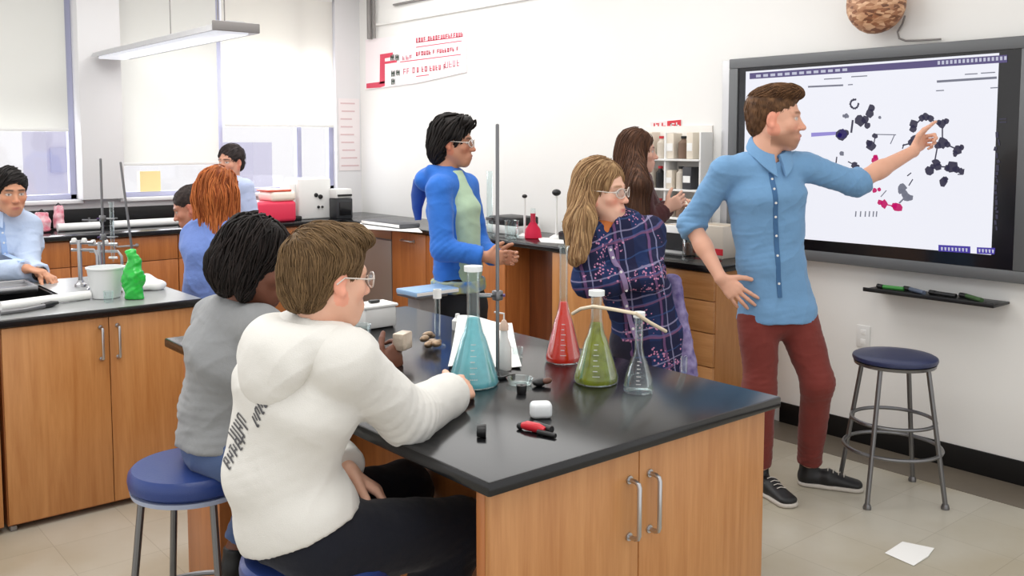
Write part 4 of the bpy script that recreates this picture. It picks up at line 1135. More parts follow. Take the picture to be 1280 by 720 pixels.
# white box with black clip
t = thing('storage_box', 'white plastic box with a black clip at the far end of the island', 'box', atop((466, 408)))
p = atop((468, 408)); MB().box(p + [-.07, -.05, 0], p + [.07, .05, .085], .012, rotz=.0, M=None).build('box_body', M_WHITE, t)
MB().box(p + [-.075, -.055, .078], p + [.075, .055, .09], .005).build('lid', M_PAPER, t)
q = p + UZ * .092; MB().box(q + [-.02, -.012, 0], q + [.02, .012, .01], .003).build('clip', M_BLACKP, t)
cup('beaker', 'clear glass beaker half hidden by the white hoodie shoulder', atop((452, 432)), .03, .075, M_GLASS)
mtube = MB(); a, b_ = atop((745, 478)), atop((798, 490))
q1 = at(741, 386, 2.60); 
mtube.tube([at(716, 392, 2.76), at(726, 386, 2.70), at(742, 383, 2.635), at(768, 387, 2.60), at(795, 392, 2.55), at(812, 403, 2.57), at(832, 414, 2.66)], .0052, 10)
solo('glass_tubing', mtube, mat('cream tubing', (226, 210, 182), .35), 'cream bent tubing resting across the necks of two flasks', 'tubing')
cup('beaker', 'tiny glass beaker by the plaid tunic hem at the island edge', atz(855, 466, IZ), .010, .05, M_GLASS)
# small white stopper bottle behind the teal neck
t = thing('dropper_bottle', 'small white dropper bottle behind the neck of the teal flask', 'bottle', atop((572, 412)))
p = atop((572, 412)); MB().lathe([(0, 0), (.02, 0), (.021, .003), (.021, .035), (.012, .045), (0, .046)], p, 20).build('bottle_body', M_WHITE, t); MB().lathe([(0, .045), (.01, .045), (.008, .06), (0, .062)], p, 16).build('cap', M_WHITE, t)
# grey pedestal and blue folder behind the island
t = thing('pedestal', 'narrow grey pedestal behind the island carrying a blue folder', 'pedestal', atz(528, 560, 0))
p = at(528, 380, 4.35); p[2] = 0
MB().box(p + [-.07, -.07, 0], p + [.07, .07, .03], .006).build('foot', M_GREYMET, t); MB().box(p + [-.05, -.05, .028], p + [.05, .05, .85], .006).build('post', M_GREYMET, t); MB().box(p + [-.09, -.08, .848], p + [.09, .08, .862], .004).build('top_plate', M_DSTEEL, t)
t.location = (p[0], p[1], 0)
for ch in t.children: ch.location = (0, 0, 0); ch.data.transform(Matrix.Translation(Vector(atz(528, 560, 0) - p)))
q = p + UZ * .863; t = thing('folder', 'light blue folder lying on the grey pedestal behind the island', 'folder', q)
MB().box(q + [-.10, -.10, 0], q + [.14, .07, .022], .004, rotz=0).build('cover', mat('light blue card', (140, 176, 214), .5), t); MB().box(q + [-.097, -.103, .004], q + [.135, .066, .018]).build('pages', M_PAPER, t)

# ------------------------------------------------------------------ on the sink bench
SZ = .8665
def sb(x, y, z=SZ): return atz(x, y, z)
stand('leaning retort stand behind the green bag on the sink bench', sb(170, 352), .60, SZ, .006, lean=(-.05, .02), basem=M_BLACKP, base=(.08, .1))
p = sb(131, 358)
stand('retort stand with a clamped burette on the sink bench', p, .62, SZ, .006, lean=(.0, .0), basem=M_BLACKP, base=(.08, .1), clamp=((.33, RT, .03), (.24, RT, .03)))
q = p + RT * .045; t = thing('burette', 'clear glass burette held in the clamps over the white pail', 'burette', q + UZ * .13)
MB().lathe([(.003, .12), (.010, .16), (.010, .40), (.014, .41), (.008, .41), (.008, .16), (.002, .12)], q, 20).build('glass_tube', M_GLASS, t); MB().tube([q + UZ * .14 - RT * .02, q + UZ * .14 + RT * .02], .006, 8).build('stopcock', M_WHITE, t)
# gas and water fixtures
def tap(label, c, h, arm, m=M_STEEL):
    c = np.asarray(c, float); t = thing('lab_tap', label, 'tap', c, 'taps on the sink bench')
    MB().lathe([(0, 0), (.028, 0), (.026, .012), (.016, .02), (.014, .03), (0, .03)], c, 20).build('base_flange', m, t)
    MB().tube([c + UZ * .02, c + UZ * h], .0105, 12).build('riser', m, t)
    e = c + UZ * (h - .012); MB().tube([e - RT * arm * .6, e + RT * arm], .008, 10).build('cross_bar', m, t)
    MB().tube([e - RT * arm * .55 - UZ * .035, e + RT * arm * 1.0 - UZ * .035, e + RT * arm * 1.2 - UZ * .06, e + RT * arm * 1.22 - UZ * .11], .0075, 10).build('spout', m, t)
    for k in (-1, 1): MB().lathe([(0, 0), (.012, 0), (.014, .01), (.01, .02), (0, .022)], e + UZ * .002 + RT * arm * .35 * k, 12).build('valve_knob', M_WHITE, t)
    return t
tap('steel double tap with cross bars on the sink bench', sb(101, 358), .225, .07)
tap('steel tap with cross bars partly behind the white pail', sb(126, 352), .20, .09)
t = thing('white_pail', 'white plastic pail among the fittings on the sink bench', 'pail', sb(133, 372))
c = sb(133, 372); MB().lathe([(0, .0), (.055, .0), (.06, .004), (.078, .13), (.084, .134), (.084, .14), (.074, .14), (.056, .008), (0, .006)], c, 32).build('pail_body', mat('translucent white plastic', (226, 228, 228), .35), t)
MB().tube([c + UZ * .135 + RT * .08 * math.cos(a) + UZ * (.0) - AW * .08 * abs(math.sin(a)) for a in np.linspace(0, PI, 14)], .0025, 6).build('bail_handle', M_DSTEEL, t)
M_GREEN = mat('green glossy plastic', (40, 200, 70), .25, coat=.4, var=.35, vscale=14)
g_ = thing('green_bag', 'bright green crinkled plastic bag standing on the sink bench', 'bag', sb(168, 374))
c = sb(168, 374); pr = [eseg(c + UZ * .012, c + UZ * .10, RT, (.040, .03), (.05, .035), .02), eseg(c + UZ * .09, c + UZ * .19, RT, (.048, .034), (.026, .02), .02), eseg(c + UZ * .18, c + UZ * .215 - RT * .01, RT, (.02, .012), (.03, .01), .01), cutp(c + UZ * .001, -UZ)]
V, Q = sdf_mesh(pr, .004); N = vnormals(V, Q); V = V + N * (.007 * folds(V, 70) + .003 * folds(V, 150, 2))[:, None]; V[:, 2] = np.maximum(V[:, 2], SZ + .001); mesh_obj('bag_body', V, Q, M_GREEN, g_)
MB().tube([c + UZ * .182 + .021 * (RT * math.cos(a) + AW * .7 * math.sin(a)) for a in np.linspace(0, 2 * PI, 18, endpoint=False)], .003, 6, closed=True).build('tie', mat('dark green tie', (20, 110, 40), .4), g_)
pb = MB(); c = sb(190, 362); pr = [ell(c + UZ * .02, (.07, .05, .03)), ell(c + UZ * .045 - RT * .02, (.035, .03, .03)), cutp(c + UZ * .002, -UZ)]
V, Q = sdf_mesh(pr, .006); V = V + vnormals(V, Q) * (.006 * folds(V, 60))[:, None]; V[:, 2] = np.maximum(V[:, 2], SZ + .001)
pb.raw(V, Q); solo('white_bag', pb, M_PAPER, 'crumpled white paper bag next to the green bag', 'bag')
fit = [((118, 368), 'small steel valve in front of the white pail', 'valve'), ((147, 366), 'small dark brass valve beside the green bag', 'valve'), ((136, 378), 'small clear jar before the white pail', 'jar')]
for (q, lb, ct) in fit[:2]:
    c = sb(*q); t = thing('gas_valve', lb, 'valve', c, 'gas valves on the sink bench'); m = M_STEEL if 'steel' in lb else mat('dark brass', (96, 88, 66), .35, .8)
    MB().lathe([(0, 0), (.022, 0), (.022, .008), (.012, .014), (.012, .05), (.016, .055), (.016, .068), (0, .07)], c, 18).build('valve_body', m, t)
    MB().tube([c + UZ * .04, c + UZ * .04 - AW * .05, c + UZ * .03 - AW * .07], [.008, .007, .005], 10).build('nozzle', m, t); MB().box(c + [-.022, -.005, .07], c + [.022, .005, .08], .003).build('lever', m, t)
cup('jar', fit[2][1], sb(*fit[2][0]), .02, .05, M_GLASS, 'jar')
rp = MB(); a, b_ = sb(0, 389), sb(112, 374)
rp.tube([a + UZ * .02, a * .5 + b_ * .5 + UZ * .021, b_ + UZ * .02], .02, 16); solo('paper_roll', rp, M_PAPER, 'white paper roll lying along the edge of the sink bench', 'roll')
hs = thing('hose_nozzle', 'grey hose with a dark nozzle in front of the paper roll', 'hose', sb(40, 392))
MB().tube([sb(0, 395) + UZ * .012, sb(30, 391) + UZ * .012, sb(55, 386) + UZ * .012], .011, 12).build('hose', M_DSTEEL, hs); MB().tube([sb(53, 386) + UZ * .012, sb(64, 384) + UZ * .013, sb(72, 382) + UZ * .013], [.012, .014, .007], 12).build('nozzle', M_BLACKP, hs)
lid = thing('basin_tray', 'shallow pale steel tray at the left end of the sink bench', 'tray', sb(8, 372))
c = sb(22, 362); MB().box(c + [-.42, -.13, 0], c + [.06, .12, .012], .005).build('tray_floor', M_STEEL, lid)
bxm = MB()
for lo, hi in (((-.42, -.13, .0), (.06, -.122, .03)), ((-.42, .112, 0), (.06, .12, .03)), ((.052, -.13, 0), (.06, .12, .03)), ((-.42, -.13, 0), (-.412, .12, .03))): bxm.box(c + lo, c + hi, .003)
bxm.build('tray_rim', M_STEEL, lid)
# ------------------------------------------------------------------ on the window bench
def wb(x, y): return atz(x, y, WZ)
M_PINKW = mat('pink and white print', (238, 214, 218), .5, var=1, vscale=26, col2=(226, 90, 120))
for (x, y, w_, h_, lb) in ((53, 291, .06, .145, 'pink and white patterned pouch on the window bench'), (64, 289, .04, .175, 'taller pink and white patterned pouch behind the other')):
    c = wb(x, y) + AW * (.0 if w_ > .05 else .12); t = thing('pouch', lb, 'pouch', c, 'pink pouches on the window bench')
    pr = [eseg(c + UZ * .02, c + UZ * (h_ * .6), RT, (w_, .035), (w_ * .95, .025), .01), eseg(c + UZ * h_ * .55, c + UZ * h_, RT, (w_ * .95, .025), (w_ * .85, .006), .01), cutp(c + UZ * .002, -UZ)]
    V, Q = sdf_mesh(pr, .006); V = V + vnormals(V, Q) * (.005 * folds(V, 50))[:, None]; mesh_obj('pouch_body', V, Q, M_PINKW, t); MB().tube([c + UZ * h_ - RT * w_ * .5, c + UZ * (h_ + .02), c + UZ * h_ + RT * w_ * .5], .004, 6).build('carry_loop', M_BLACKP, t)
for a, b_, lb in (((72, 290), (116, 285), 'white paper roll next to the pink pouches'), ((142, 286), (214, 280), 'longest white paper roll lying on the window bench')):
    A_, B_ = wb(*a), wb(*b_); A_[1] = B_[1] = max(A_[1], 6.98)
    solo('paper_roll', MB().tube([A_ + UZ * .03, B_ + UZ * .03], .029, 16), M_PAPER, lb, 'roll', 'paper rolls')
p = wb(108, 288); t = thing('steel_clip', 'dark steel holder on the window bench between the paper rolls', 'holder', p + AW * .1); p = p + AW * .05
MB().box(p + [-.05, -.03, 0], p + [.05, .03, .02], .004).build('foot', M_DSTEEL, t); MB().tube([p + UZ * .02, p + UZ * .09], .008, 8).tube([p + UZ * .07 - RT * .05, p + UZ * .07 + RT * .06], .008, 8).build('arm', M_DSTEEL, t)
# red cool box and other equipment near the corner
def wbz(x, y, k=0): 
    p = wb(x, y); return p
c = wb(345, 279) + np.array([0, .16, 0]); c[2] = WZ
t = thing('cool_box', 'red cool box with a white lid on the window bench', 'cool box', c)
MB().box(c + [-.20, -.13, 0], c + [.20, .13, .17], .03, seg=4).build('box_body', mat('red cool box plastic', (224, 54, 86), .35), t)
l = MB().box(c + [-.02, -.13, .168], c + [.20, .13, .25], .03, seg=4).build('white_lid', mat('cream plastic', (244, 232, 220), .4), t)
MB().box(c + [-.03, -.125, .245], c + [.16, .125, .262], .008).build('lid_handle', mat('orange red plastic', (220, 96, 72), .4), l)
c = wb(368, 276) + np.array([0, .03, 0]); c[2] = WZ; t = thing('tablet_computer', 'small dark slab before the red cool box', 'tablet', c); MB().box(c + [-.07, -.03, 0], c + [.07, .05, .035], .006).build('case', M_BLACKP, t); MB().box(c + [-.12, -.03, .0], c + [-.075, .04, .03], .008).build('white_dock', M_WHITE, t)
c = wb(398, 275) + np.array([0, .22, 0]); c[2] = WZ; t = thing('white_instrument', 'white boxy instrument with dark knobs near the corner', 'instrument', c)
MB().box(c + [-.13, -.13, 0], c + [.17, .12, .34], .015, seg=3).build('housing', M_WHITE, t); MB().box(c + [-.19, -.09, 0], c + [-.128, .08, .30], .012).build('side_unit', M_WHITE, t)
for dx, dz, r in ((.03, .20, .018), (.07, .185, .02), (.05, .10, .012), (.085, .10, .01)): MB().lathe([(0, 0), (r, 0), (r * .85, .012), (0, .014)], c + [dx, -.13, dz], 16, axis=(0, -1, 0)).build('knob', M_BLACKP, t)
c = wb(436, 274) + np.array([0, .12, 0]); c[2] = WZ; t = thing('black_instrument', 'small black instrument with a pale top at the corner of the bench', 'instrument', c)
MB().box(c + [-.08, -.07, 0], c + [.07, .07, .17], .01).build('housing', mat('dark grey plastic', (44, 46, 50), .4), t); MB().box(c + [-.08, -.06, .172], c + [.07, .06, .25], .008).build('top_unit', M_WHITE, t); MB().box(c + [-.07, -.075, .19], c + [.06, -.062, .205]).build('display_strip', M_BLACKP, t); MB().box(c + [-.06, -.077, .03], c + [.05, -.068, .14], .004).build('door', M_BEZEL, t)
pm = MB(); g = np.random.default_rng(8)
pst = thing('poster', 'faint pinkish poster sheets on the pier by the corner', 'poster', (4.33, YW - .004, 1.4))
MB().box((4.24, YW - .006, 1.30), (4.455, YW - .002, 1.95)).build('sheet', mat('pale poster', (234, 226, 226), .7), pst)
for z in np.arange(1.34, 1.92, .07):
    x = 4.255 + g.uniform(0, .02); pm.box((x, YW - .008, z), (x + g.uniform(.1, .18), YW - .005, z + .012))
pm.build('print_rows', mat('poster print', (214, 186, 188), .7), pst)

# ------------------------------------------------------------------ on the wall bench
def rb(x, y, dx=0.0):
    p = atz(x, y, WZ); p[0] += dx; return p
for (a, lb) in ((((452, 286), (528, 291), (520, 283), (450, 279)), 'white papers spread on the wall bench beside the blue hoodie'), (((676, 303), (705, 305), (704, 299), (672, 297)), 'white papers on the wall bench before the plant tray')):
    slab('paper_sheet', lb, 'paper', a, WZ + .0005, .004, M_PAPER, 'papers on the wall bench')
c = rb(652, 299, .10); c[2] = WZ; t = thing('pink_flask', 'small pink conical flask on the wall bench', 'flask', c)
MB().lathe([(0, .001), (.055, .001), (.06, .006), (.05, .06), (.018, .11), (.016, .16), (.02, .165), (0, .165)], c, 24).build('glass_body', liquid_mat('pink solution', (232, 60, 96), .1), t)
MB().lathe([(.0165, .10), (.019, .10), (.017, .2), (.014, .2)], c, 16).build('neck', M_GLASS, t)
for (q, hh, r, lb) in (((624, 300), .28, .018, 'thin rod with a dark knob beside the pink flask'), ((664, 302), .31, .03, 'white rod with a larger black knob beside the pink flask')):
    c = rb(*q, .22); c[2] = WZ; t = thing('knob_stand', lb, 'stand', c, 'knobbed rods on the wall bench')
    MB().lathe([(0, 0), (.045, 0), (.045, .015), (.02, .03), (0, .03)], c, 20).build('foot', M_WHITE, t); MB().tube([c + UZ * .02, c + UZ * hh], .008, 10).build('rod', M_WHITE, t)
    MB().blob(c + UZ * hh, (r, r, r * .75)).build('knob', M_BLACKP, t)
t = thing('planter', 'black tray of yellow green seedlings on the wall bench', 'planter', rb(706, 303, .16)); c = rb(706, 303, .16); c[2] = WZ
b = MB(); b.box(c + [-.09, -.14, 0], c + [.09, .14, .055], .008); b.build('tray', M_BLACKP, t); MB().box(c + [-.082, -.132, .05], c + [.082, .132, .058], .003).build('soil', mat('soil', (40, 32, 26), .9), t)
lf = MB(); g = np.random.default_rng(6)
for i in range(46):
    q = c + [g.uniform(-.07, .07), g.uniform(-.12, .12), .055]; e = q + [g.uniform(-.03, .03), g.uniform(-.03, .03), g.uniform(.05, .12)]
    lf.tube([q, (q + e) / 2 + [0, 0, .01], e], .002, 5)
    for k in range(2):
        a = g.uniform(0, 6.28); d = np.array([math.cos(a), math.sin(a), .3]) * .024; s_ = np.array([-math.sin(a), math.cos(a), 0]) * .010
        lf.raw([e, e + d * .5 + s_, e + d, e + d * .5 - s_, e + d * .5 + UZ * .004], [(0, 1, 4), (1, 2, 4), (2, 3, 4), (3, 0, 4)])
lf.build('seedlings', mat('yellow green leaf', (176, 166, 60), .5), t)
c = rb(604, 294, .27); c[2] = WZ; t = thing('equipment_case', 'dark case on white trays on the wall bench behind the blue hoodie', 'case', c)
MB().box(c + [-.12, -.16, 0], c + [.12, .16, .06], .01).build('white_base', M_WHITE, t); MB().box(c + [-.11, -.15, .06], c + [.11, .15, .12], .012).build('dark_lid', M_BLACKP, t)
c = rb(628, 299, .08); c[2] = WZ; cup('beaker', 'clear beaker on the wall bench behind the tall retort rod', c, .045, .12, M_GLASS)
c = rb(598, 294, .1); c[2] = WZ; t = thing('measuring_cylinder', 'tall glass cylinder on the wall bench beside the blue hoodie', 'cylinder', c)
MB().lathe([(0, 0), (.05, 0), (.05, .008), (.024, .012), (.022, .43), (.027, .44), (.019, .44), (.02, .014), (0, .014)], c, 28).build('glass_tube', M_GLASS, t); MB().lathe([(.024, .1), (.028, .1), (.028, .12), (.024, .12)], c, 24).build('guard_ring', M_DSTEEL, t)
c = atz(484, 283, WZ) + UZ * .006; t = thing('binder', 'dark folded binder lying on the wall bench near the corner', 'binder', c); MB().box(c + [-.08, -.3, 0], c + [.10, .25, .035], .01).build('cover', mat('grey binder', (80, 82, 86), .5), t); MB().box(c + [-.085, -.29, .007], c + [.095, .24, .028], .003).build('pages', M_PAPER, t)

# shelf rack with supplies
rk = thing('supply_rack', 'white wall rack of hanging supplies behind the teacher', 'rack', (XW, 3.75, WZ))
ry0, ry1 = 3.50, 4.02
MB().box((XW - .012, ry0, 1.08), (XW - .001, ry1, 1.66), .002).build('back_board', mat('rack board', (232, 228, 222), .6), rk)
for z in (1.10, 1.27, 1.45): MB().box((XW - .13, ry0, z), (XW - .012, ry1, z + .012), .002).build('shelf', M_WHITE, rk)
for y in (ry0 - .006, ry0 + .26, ry1 - .006): MB().box((XW - .12, y, 1.08), (XW - .010, y + .012, 1.62), .002).build('upright', M_WHITE, rk)
rs = thing('wall_sign', 'small red and white sign on the wall above the supply rack', 'sign', (XW, 3.86, 1.68))
q = [atX(x, y, XW - .006) for x, y in ((813, 153), (851, 149.5), (851, 162), (813, 165))]
MB().raw(q + [p + [.005, 0, 0] for p in q], [(0, 1, 2, 3), (7, 6, 5, 4), (0, 4, 5, 1), (1, 5, 6, 2), (2, 6, 7, 3), (3, 7, 4, 0)]).build('board', mat('white red sign', (244, 222, 222), .5), rs, smooth=False)
q = [atX(x, y, XW - .0075) for x, y in ((834, 151.3), (851, 149.7), (851, 162), (834, 163.2))]
MB().raw(q + [p + [.001, 0, 0] for p in q], [(0, 1, 2, 3), (7, 6, 5, 4)]).build('red_panel', M_RED, rs, smooth=False)
lt = MB()
for x, y, w_, h_ in ((817, 154, 1.6, 9), (820, 154, 4, 1.6), (822, 156, 1.6, 7), (827, 153.5, 1.6, 9), (829, 157, 3, 1.6)):
    q = [atX(a, b_, XW - .0075) for a, b_ in ((x, y), (x + w_, y), (x + w_, y + h_), (x, y + h_))]; lt.raw(q + [p + [.001, 0, 0] for p in q], [(0, 1, 2, 3), (7, 6, 5, 4)])
lt.build('red_letters', M_RED, rs)
l2 = MB()
for x, y, w_, h_ in ((838, 154, 1.5, 6), (838, 154, 5, 1.4), (838, 157, 4, 1.3), (845, 153, 1.5, 6.5), (845, 156, 4, 1.3)):
    q = [atX(a, b_, XW - .0085) for a, b_ in ((x, y), (x + w_, y), (x + w_, y + h_), (x, y + h_))]; l2.raw(q + [p + [.001, 0, 0] for p in q], [(0, 1, 2, 3), (7, 6, 5, 4)])
l2.build('white_letters', M_WHITE, rs)
g = np.random.default_rng(12)
cols = [('dark grey', mat('dark grey goods', (58, 58, 62), .5)), ('cream', mat('cream goods', (226, 216, 200), .5)), ('beige', mat('beige goods', (206, 196, 182), .6)), ('brown', mat('brown goods', (120, 96, 80), .6)), ('black', M_BLACKP)]
nth = ['first', 'second', 'third', 'fourth', 'fifth', 'sixth']
for zi, (z, nm, hs_) in enumerate(((1.1132, 'lowest', .13), (1.2832, 'middle', .14), (1.4632, 'top', .17))):
    y = ry1 - .05; i = 0
    while y > ry0 + .06 and i < 6:
        ci = [[1, 4, 0, 2, 3, 1], [0, 1, 4, 1, 2, 0], [0, 1, 2, 1, 3, 1]][zi][i]; nmn, m = cols[ci]; w_ = g.uniform(.022, .034); h_ = hs_ * g.uniform(.75, .97)
        if abs(y - (ry0 + .265)) < w_ + .012: y -= .03
        t = thing('supply_box' if i % 2 else 'supply_bottle', '%s supply %s, %s item from the girl on the %s rack shelf' % (nmn, 'box' if i % 2 else 'bottle', nth[i], nm), 'box' if i % 2 else 'bottle', (XW - .07, y, z), 'supplies on the wall rack')
        c = np.array([XW - .07, y, z])
        if i % 2: MB().box(c + [-.04, -w_, 0], c + [.04, w_, h_], .003).build('carton', m, t); MB().box(c + [-.042, -w_ * .8, h_ * .3], c + [-.039, w_ * .8, h_ * .6]).build('label_strip', M_PAPER, t)
        else: MB().lathe([(0, 0), (w_, 0), (w_ * 1.02, .004), (w_, h_ * .7), (w_ * .5, h_ * .82), (w_ * .45, h_ * .9), (0, h_ * .9)], c, 20).build('bottle_body', m, t); MB().lathe([(0, h_ * .89), (w_ * .55, h_ * .89), (w_ * .55, h_), (0, h_)], c, 16).build('cap', M_RED if i == 2 else M_BLACKP, t)
        y -= 2 * w_ + .014; i += 1
items = [(4.05, .17, .13, M_WHITE, 'red', 'white carton with a red band standing on the end cabinet nearest the girl'), (3.80, .15, .14, cols[1][1], 'red', 'cream carton with a red band between the other cartons on the end cabinet'), (3.56, .16, .15, M_WHITE, 'dark', 'white carton with a dark window behind the teacher elbow'), (3.30, .18, .14, cols[2][1], 'red', 'beige carton with a red band at the outer end of the wall bench')]
for (y, h_, w_, m, band, lb) in items:
    c = np.array([XW - .2, y, WZ]); t = thing('carton', lb, 'carton', c, 'cartons on the wall bench')
    MB().box(c + [-.09, -w_ * .75, 0], c + [.10, w_ * .75, h_], .004).build('carton_body', m, t)
    MB().box(c + [-.092, -w_ * .75 - .001, .02], c + [-.088, w_ * .75 + .001, .055 if band == 'red' else .12]).build('printed_band', M_RED if band == 'red' else M_BLACKP, t)
    MB().box(c + [-.04, -w_ * .75, h_ - .001], c + [-.01, w_ * .75, h_ + .001]).build('tape', mat('tape', (196, 176, 150), .4), t)
c = np.array([XW - .30, 3.42, WZ]); t = thing('glass_jar', 'clear jar of brown pieces behind the teacher elbow', 'jar', c)
MB().lathe([(0, 0), (.04, 0), (.042, .004), (.042, .10), (.034, .112), (.034, .12), (.03, .12), (.038, .1), (.038, .006), (0, .006)], c, 24).build('glass_wall', M_GLASS, t); MB().lathe([(0, .007), (.037, .007), (.036, .07), (.01, .075), (0, .075)], c, 20).build('contents', mat('brown pieces', (110, 76, 56), .7, var=.5, vscale=60), t); MB().lathe([(0, .12), (.036, .12), (.036, .14), (0, .141)], c, 20).build('lid', M_DSTEEL, t)

# paper scrap on the floor
P = [atz(x, y, 0) for x, y in ((1106, 692), (1128, 679), (1168, 686), (1160, 697), (1142, 708))]; b = MB(); n = 5
b.raw([p + UZ * .0018 for p in P] + [p + UZ * (.003 + .004 * (i % 2)) for i, p in enumerate(P)], [tuple(range(n))[::-1], tuple(range(n, 2 * n))] + [(i, (i + 1) % n, n + (i + 1) % n, n + i) for i in range(n)])
solo('paper_scrap', b, M_PAPER, 'torn white paper scrap lying on the floor before the stool', 'paper')
# ------------------------------------------------------------------ clothes shared by the people
def fabric(name, col, var=.12, wr=.5, ws=11, **k): return mat(name, col, .85, spec=.2, var=var, vscale=5, bump=.25, bscale=420, wrinkle=wr, wscale=ws, sheen=.15, **k)
M_SHOE = mat('black shoe leather', (22, 22, 24), .5); M_SOLE = mat('off white sole', (196, 190, 182), .6)
M_GFRAME = mat('clear spectacle frame', (216, 206, 196), .25, coat=.3); M_GLENS = glass_mat('spectacle lens', (246, 248, 250), .04)
S_OFF = (0.0, 0.0, 0.0)

def sleeve(J, k, s, g, end='wrist', roll=False):
    sh, el, wr = J['sh' + k], J['el' + k], J['wr' + k]; d = nrm(wr - el)
    o = [cap(sh, el, (.050 * s + g), (.044 * s + g), .022)]
    if end == 'wrist':
        cf = wr - d * .012; o.append(cap(el, cf, .044 * s + g, .032 * s + g, .025, cuts=[(cf, d)]))
        o.append(cap(cf - d * .05, cf - d * .012, .034 * s + g * 1.1, .033 * s + g, .01, cuts=[(cf, d)]))
    else:
        cf = el + d * .035; o.append(cap(el, cf + d * .03, .046 * s + g, .046 * s + g, .02, cuts=[(cf, d)]))
        o.append(cap(el - d * .005, cf, .050 * s + g, .051 * s + g, .008, cuts=[(cf + d * .012, d), (el - d * .02, -d)]))
    return o

def shirt_prims(J, s, g, w=1.0, hem=.10, hemdir=None, sl=('wrist', 'wrist'), hemw=1.0, neckcut=.0, extra=(), pre=(), neckn=None, neckw=1.0):
    hl = nrm(J['hipL'] - J['hipR']); up = nrm(J['waist'] - J['pelvis']); dn = -up if hemdir is None else nrm(hemdir)
    hc = J['pelvis'] + dn * hem
    A = lambda a, b: (a * w * s + g, b * w * s + g)
    o = torso_prims(J, s, g, w) + [eseg(hc + dn * .05, J['pelvis'], hl, A(.165 * hemw, .122 * hemw), A(.158, .112), .03)]
    o += list(pre)
    o.append(cutp(hc, dn))
    nn = nrm(J['neck'] - J['chest']) if neckn is None else nrm(neckn); e = cap(J['neck'] + nn * (neckcut + .058 * s), J['neck'] + nn * .24, .060 * s * neckw, .085 * s * neckw); o.append((e[0], e[1], e[2], .012, 's'))
    o += list(extra)
    for k, e in zip('RL', sl): o += sleeve(J, k, s, g, e)
    B = [(J['waist'], up, .15, .0045), (J['pelvis'] + up * .04, up, .14, .004)]
    for k in 'RL':
        d = nrm(J['el' + k] - J['sh' + k]); d2 = nrm(J['wr' + k] - J['el' + k])
        B += [(J['el' + k], d + d2, .085, .0075), (J['sh' + k] + d * .07, d, .07, .004), (J['wr' + k] - d2 * .06, d2, .06, .005 if e == 'wrist' else .002)]
    BENDS[id(o)] = B; KEEP.append(o)
    return o
KEEP = []

def trouser_prims(J, s, g=.014, top=.06, seat=(.150, .11), ank=.05, fl=.0):
    hl = nrm(J['hipL'] - J['hipR']); up = nrm(J['waist'] - J['pelvis'])
    o = [eseg(J['pelvis'] - up * .03, J['pelvis'] + up * top, hl, (seat[0] * s + g * .5, seat[1] * s + g * .5), (.138 * s + g * .3, .098 * s + g * .3), .03)]
    for k in 'RL':
        d = nrm(J['an' + k] - J['kn' + k]); e = J['an' + k] - d * .03
        o += [cap(J['hip' + k], J['kn' + k], .082 * s + g, .060 * s + g, .035), cap(J['kn' + k], e, .058 * s + g, .044 * s + g + fl, .03, cuts=[(e, d)])]
    B = []
    for k in 'RL':
        d = nrm(J['kn' + k] - J['hip' + k]); d2 = nrm(J['an' + k] - J['kn' + k])
        B += [(J['kn' + k], d + d2, .10, .006), (J['hip' + k] + d * .05, d, .09, .005), (J['an' + k] - d2 * .08, d2, .10, .006)]
    BENDS[id(o)] = B; KEEP.append(o)
    return o

def collar(parent, nk, f, up, r, m, flare=.03, h=.035, gap=50, name='collar'):
    lat = nrm(np.cross(f, up)); f2 = np.cross(up, lat); V = []; F = []; n = 28
    for i in range(n + 1):
        a = math.radians(gap / 2 + (360 - gap) * i / n); d = f2 * math.cos(a) + lat * math.sin(a)
        front = max(0, math.cos(a)) ** 2
        b0 = nk + d * (r) - up * (.012 + .035 * front) ; t0 = nk + d * (r * .97 + .002) + up * (h * .8 - .03 * front)
        o0 = nk + d * (r + flare) - up * (.022 + .065 * front); o1 = o0 + d * .003 - up * .002; t1 = t0 + d * .006 + up * .001
        V += [b0, t0, t1, o1, o0]
    for i in range(n):
        for j in range(4): F.append((i * 5 + j, i * 5 + j + 1, i * 5 + j + 6, i * 5 + j + 5))
        F.append((i * 5 + 4, i * 5, i * 5 + 5, i * 5 + 9))
    F += [(0, 4, 3, 2, 1), tuple(n * 5 + j for j in range(5))]
    return MB().raw(V, F).build(name, m, parent, angle=60)

def placket(parent, V, Q, pts, fdir, m, mb_m=None, w=.026, name='placket', nb=6, th=.0025):
    """strip pressed on the cloth along pts, seen from direction fdir, with buttons"""
    T = bvh(V, Q); f = nrm(fdir); P = []
    for i in range(26):
        u = i / 25 * (len(pts) - 1); k = min(int(u), len(pts) - 2); p = pts[k] * (1 - (u - k)) + pts[k + 1] * (u - k)
        hit = T.ray_cast(Vector(p + f * .5), Vector(-f), 1.2)
        if hit[0] is not None: P.append((np.array(hit[0]), np.array(hit[1])))
    mb = MB(); bt = MB(); n = len(P)
    if n < 3: return
    VV = []
    for i, (p, nn) in enumerate(P):
        t = nrm(P[min(i + 1, n - 1)][0] - P[max(i - 1, 0)][0]); s_ = nrm(np.cross(t, f))
        VV += [p + s_ * w / 2 + f * .001, p + s_ * w / 2 * .9 + f * (th + .001), p - s_ * w / 2 * .9 + f * (th + .001), p - s_ * w / 2 + f * .001]
    mb.raw(VV, [(i * 4 + j, i * 4 + j + 1, i * 4 + j + 5, i * 4 + j + 4) for i in range(n - 1) for j in range(3)])
    o = mb.build(name, m, parent, angle=50)
    if nb:
        for i in np.linspace(2, n - 3, nb).astype(int):
            MB().lathe([(0, 0), (.0055, 0), (.005, .002), (0, .0022)], P[i][0] + f * (th + .001), 12, axis=f).build('button', mb_m or M_WHITE, o)
    return o

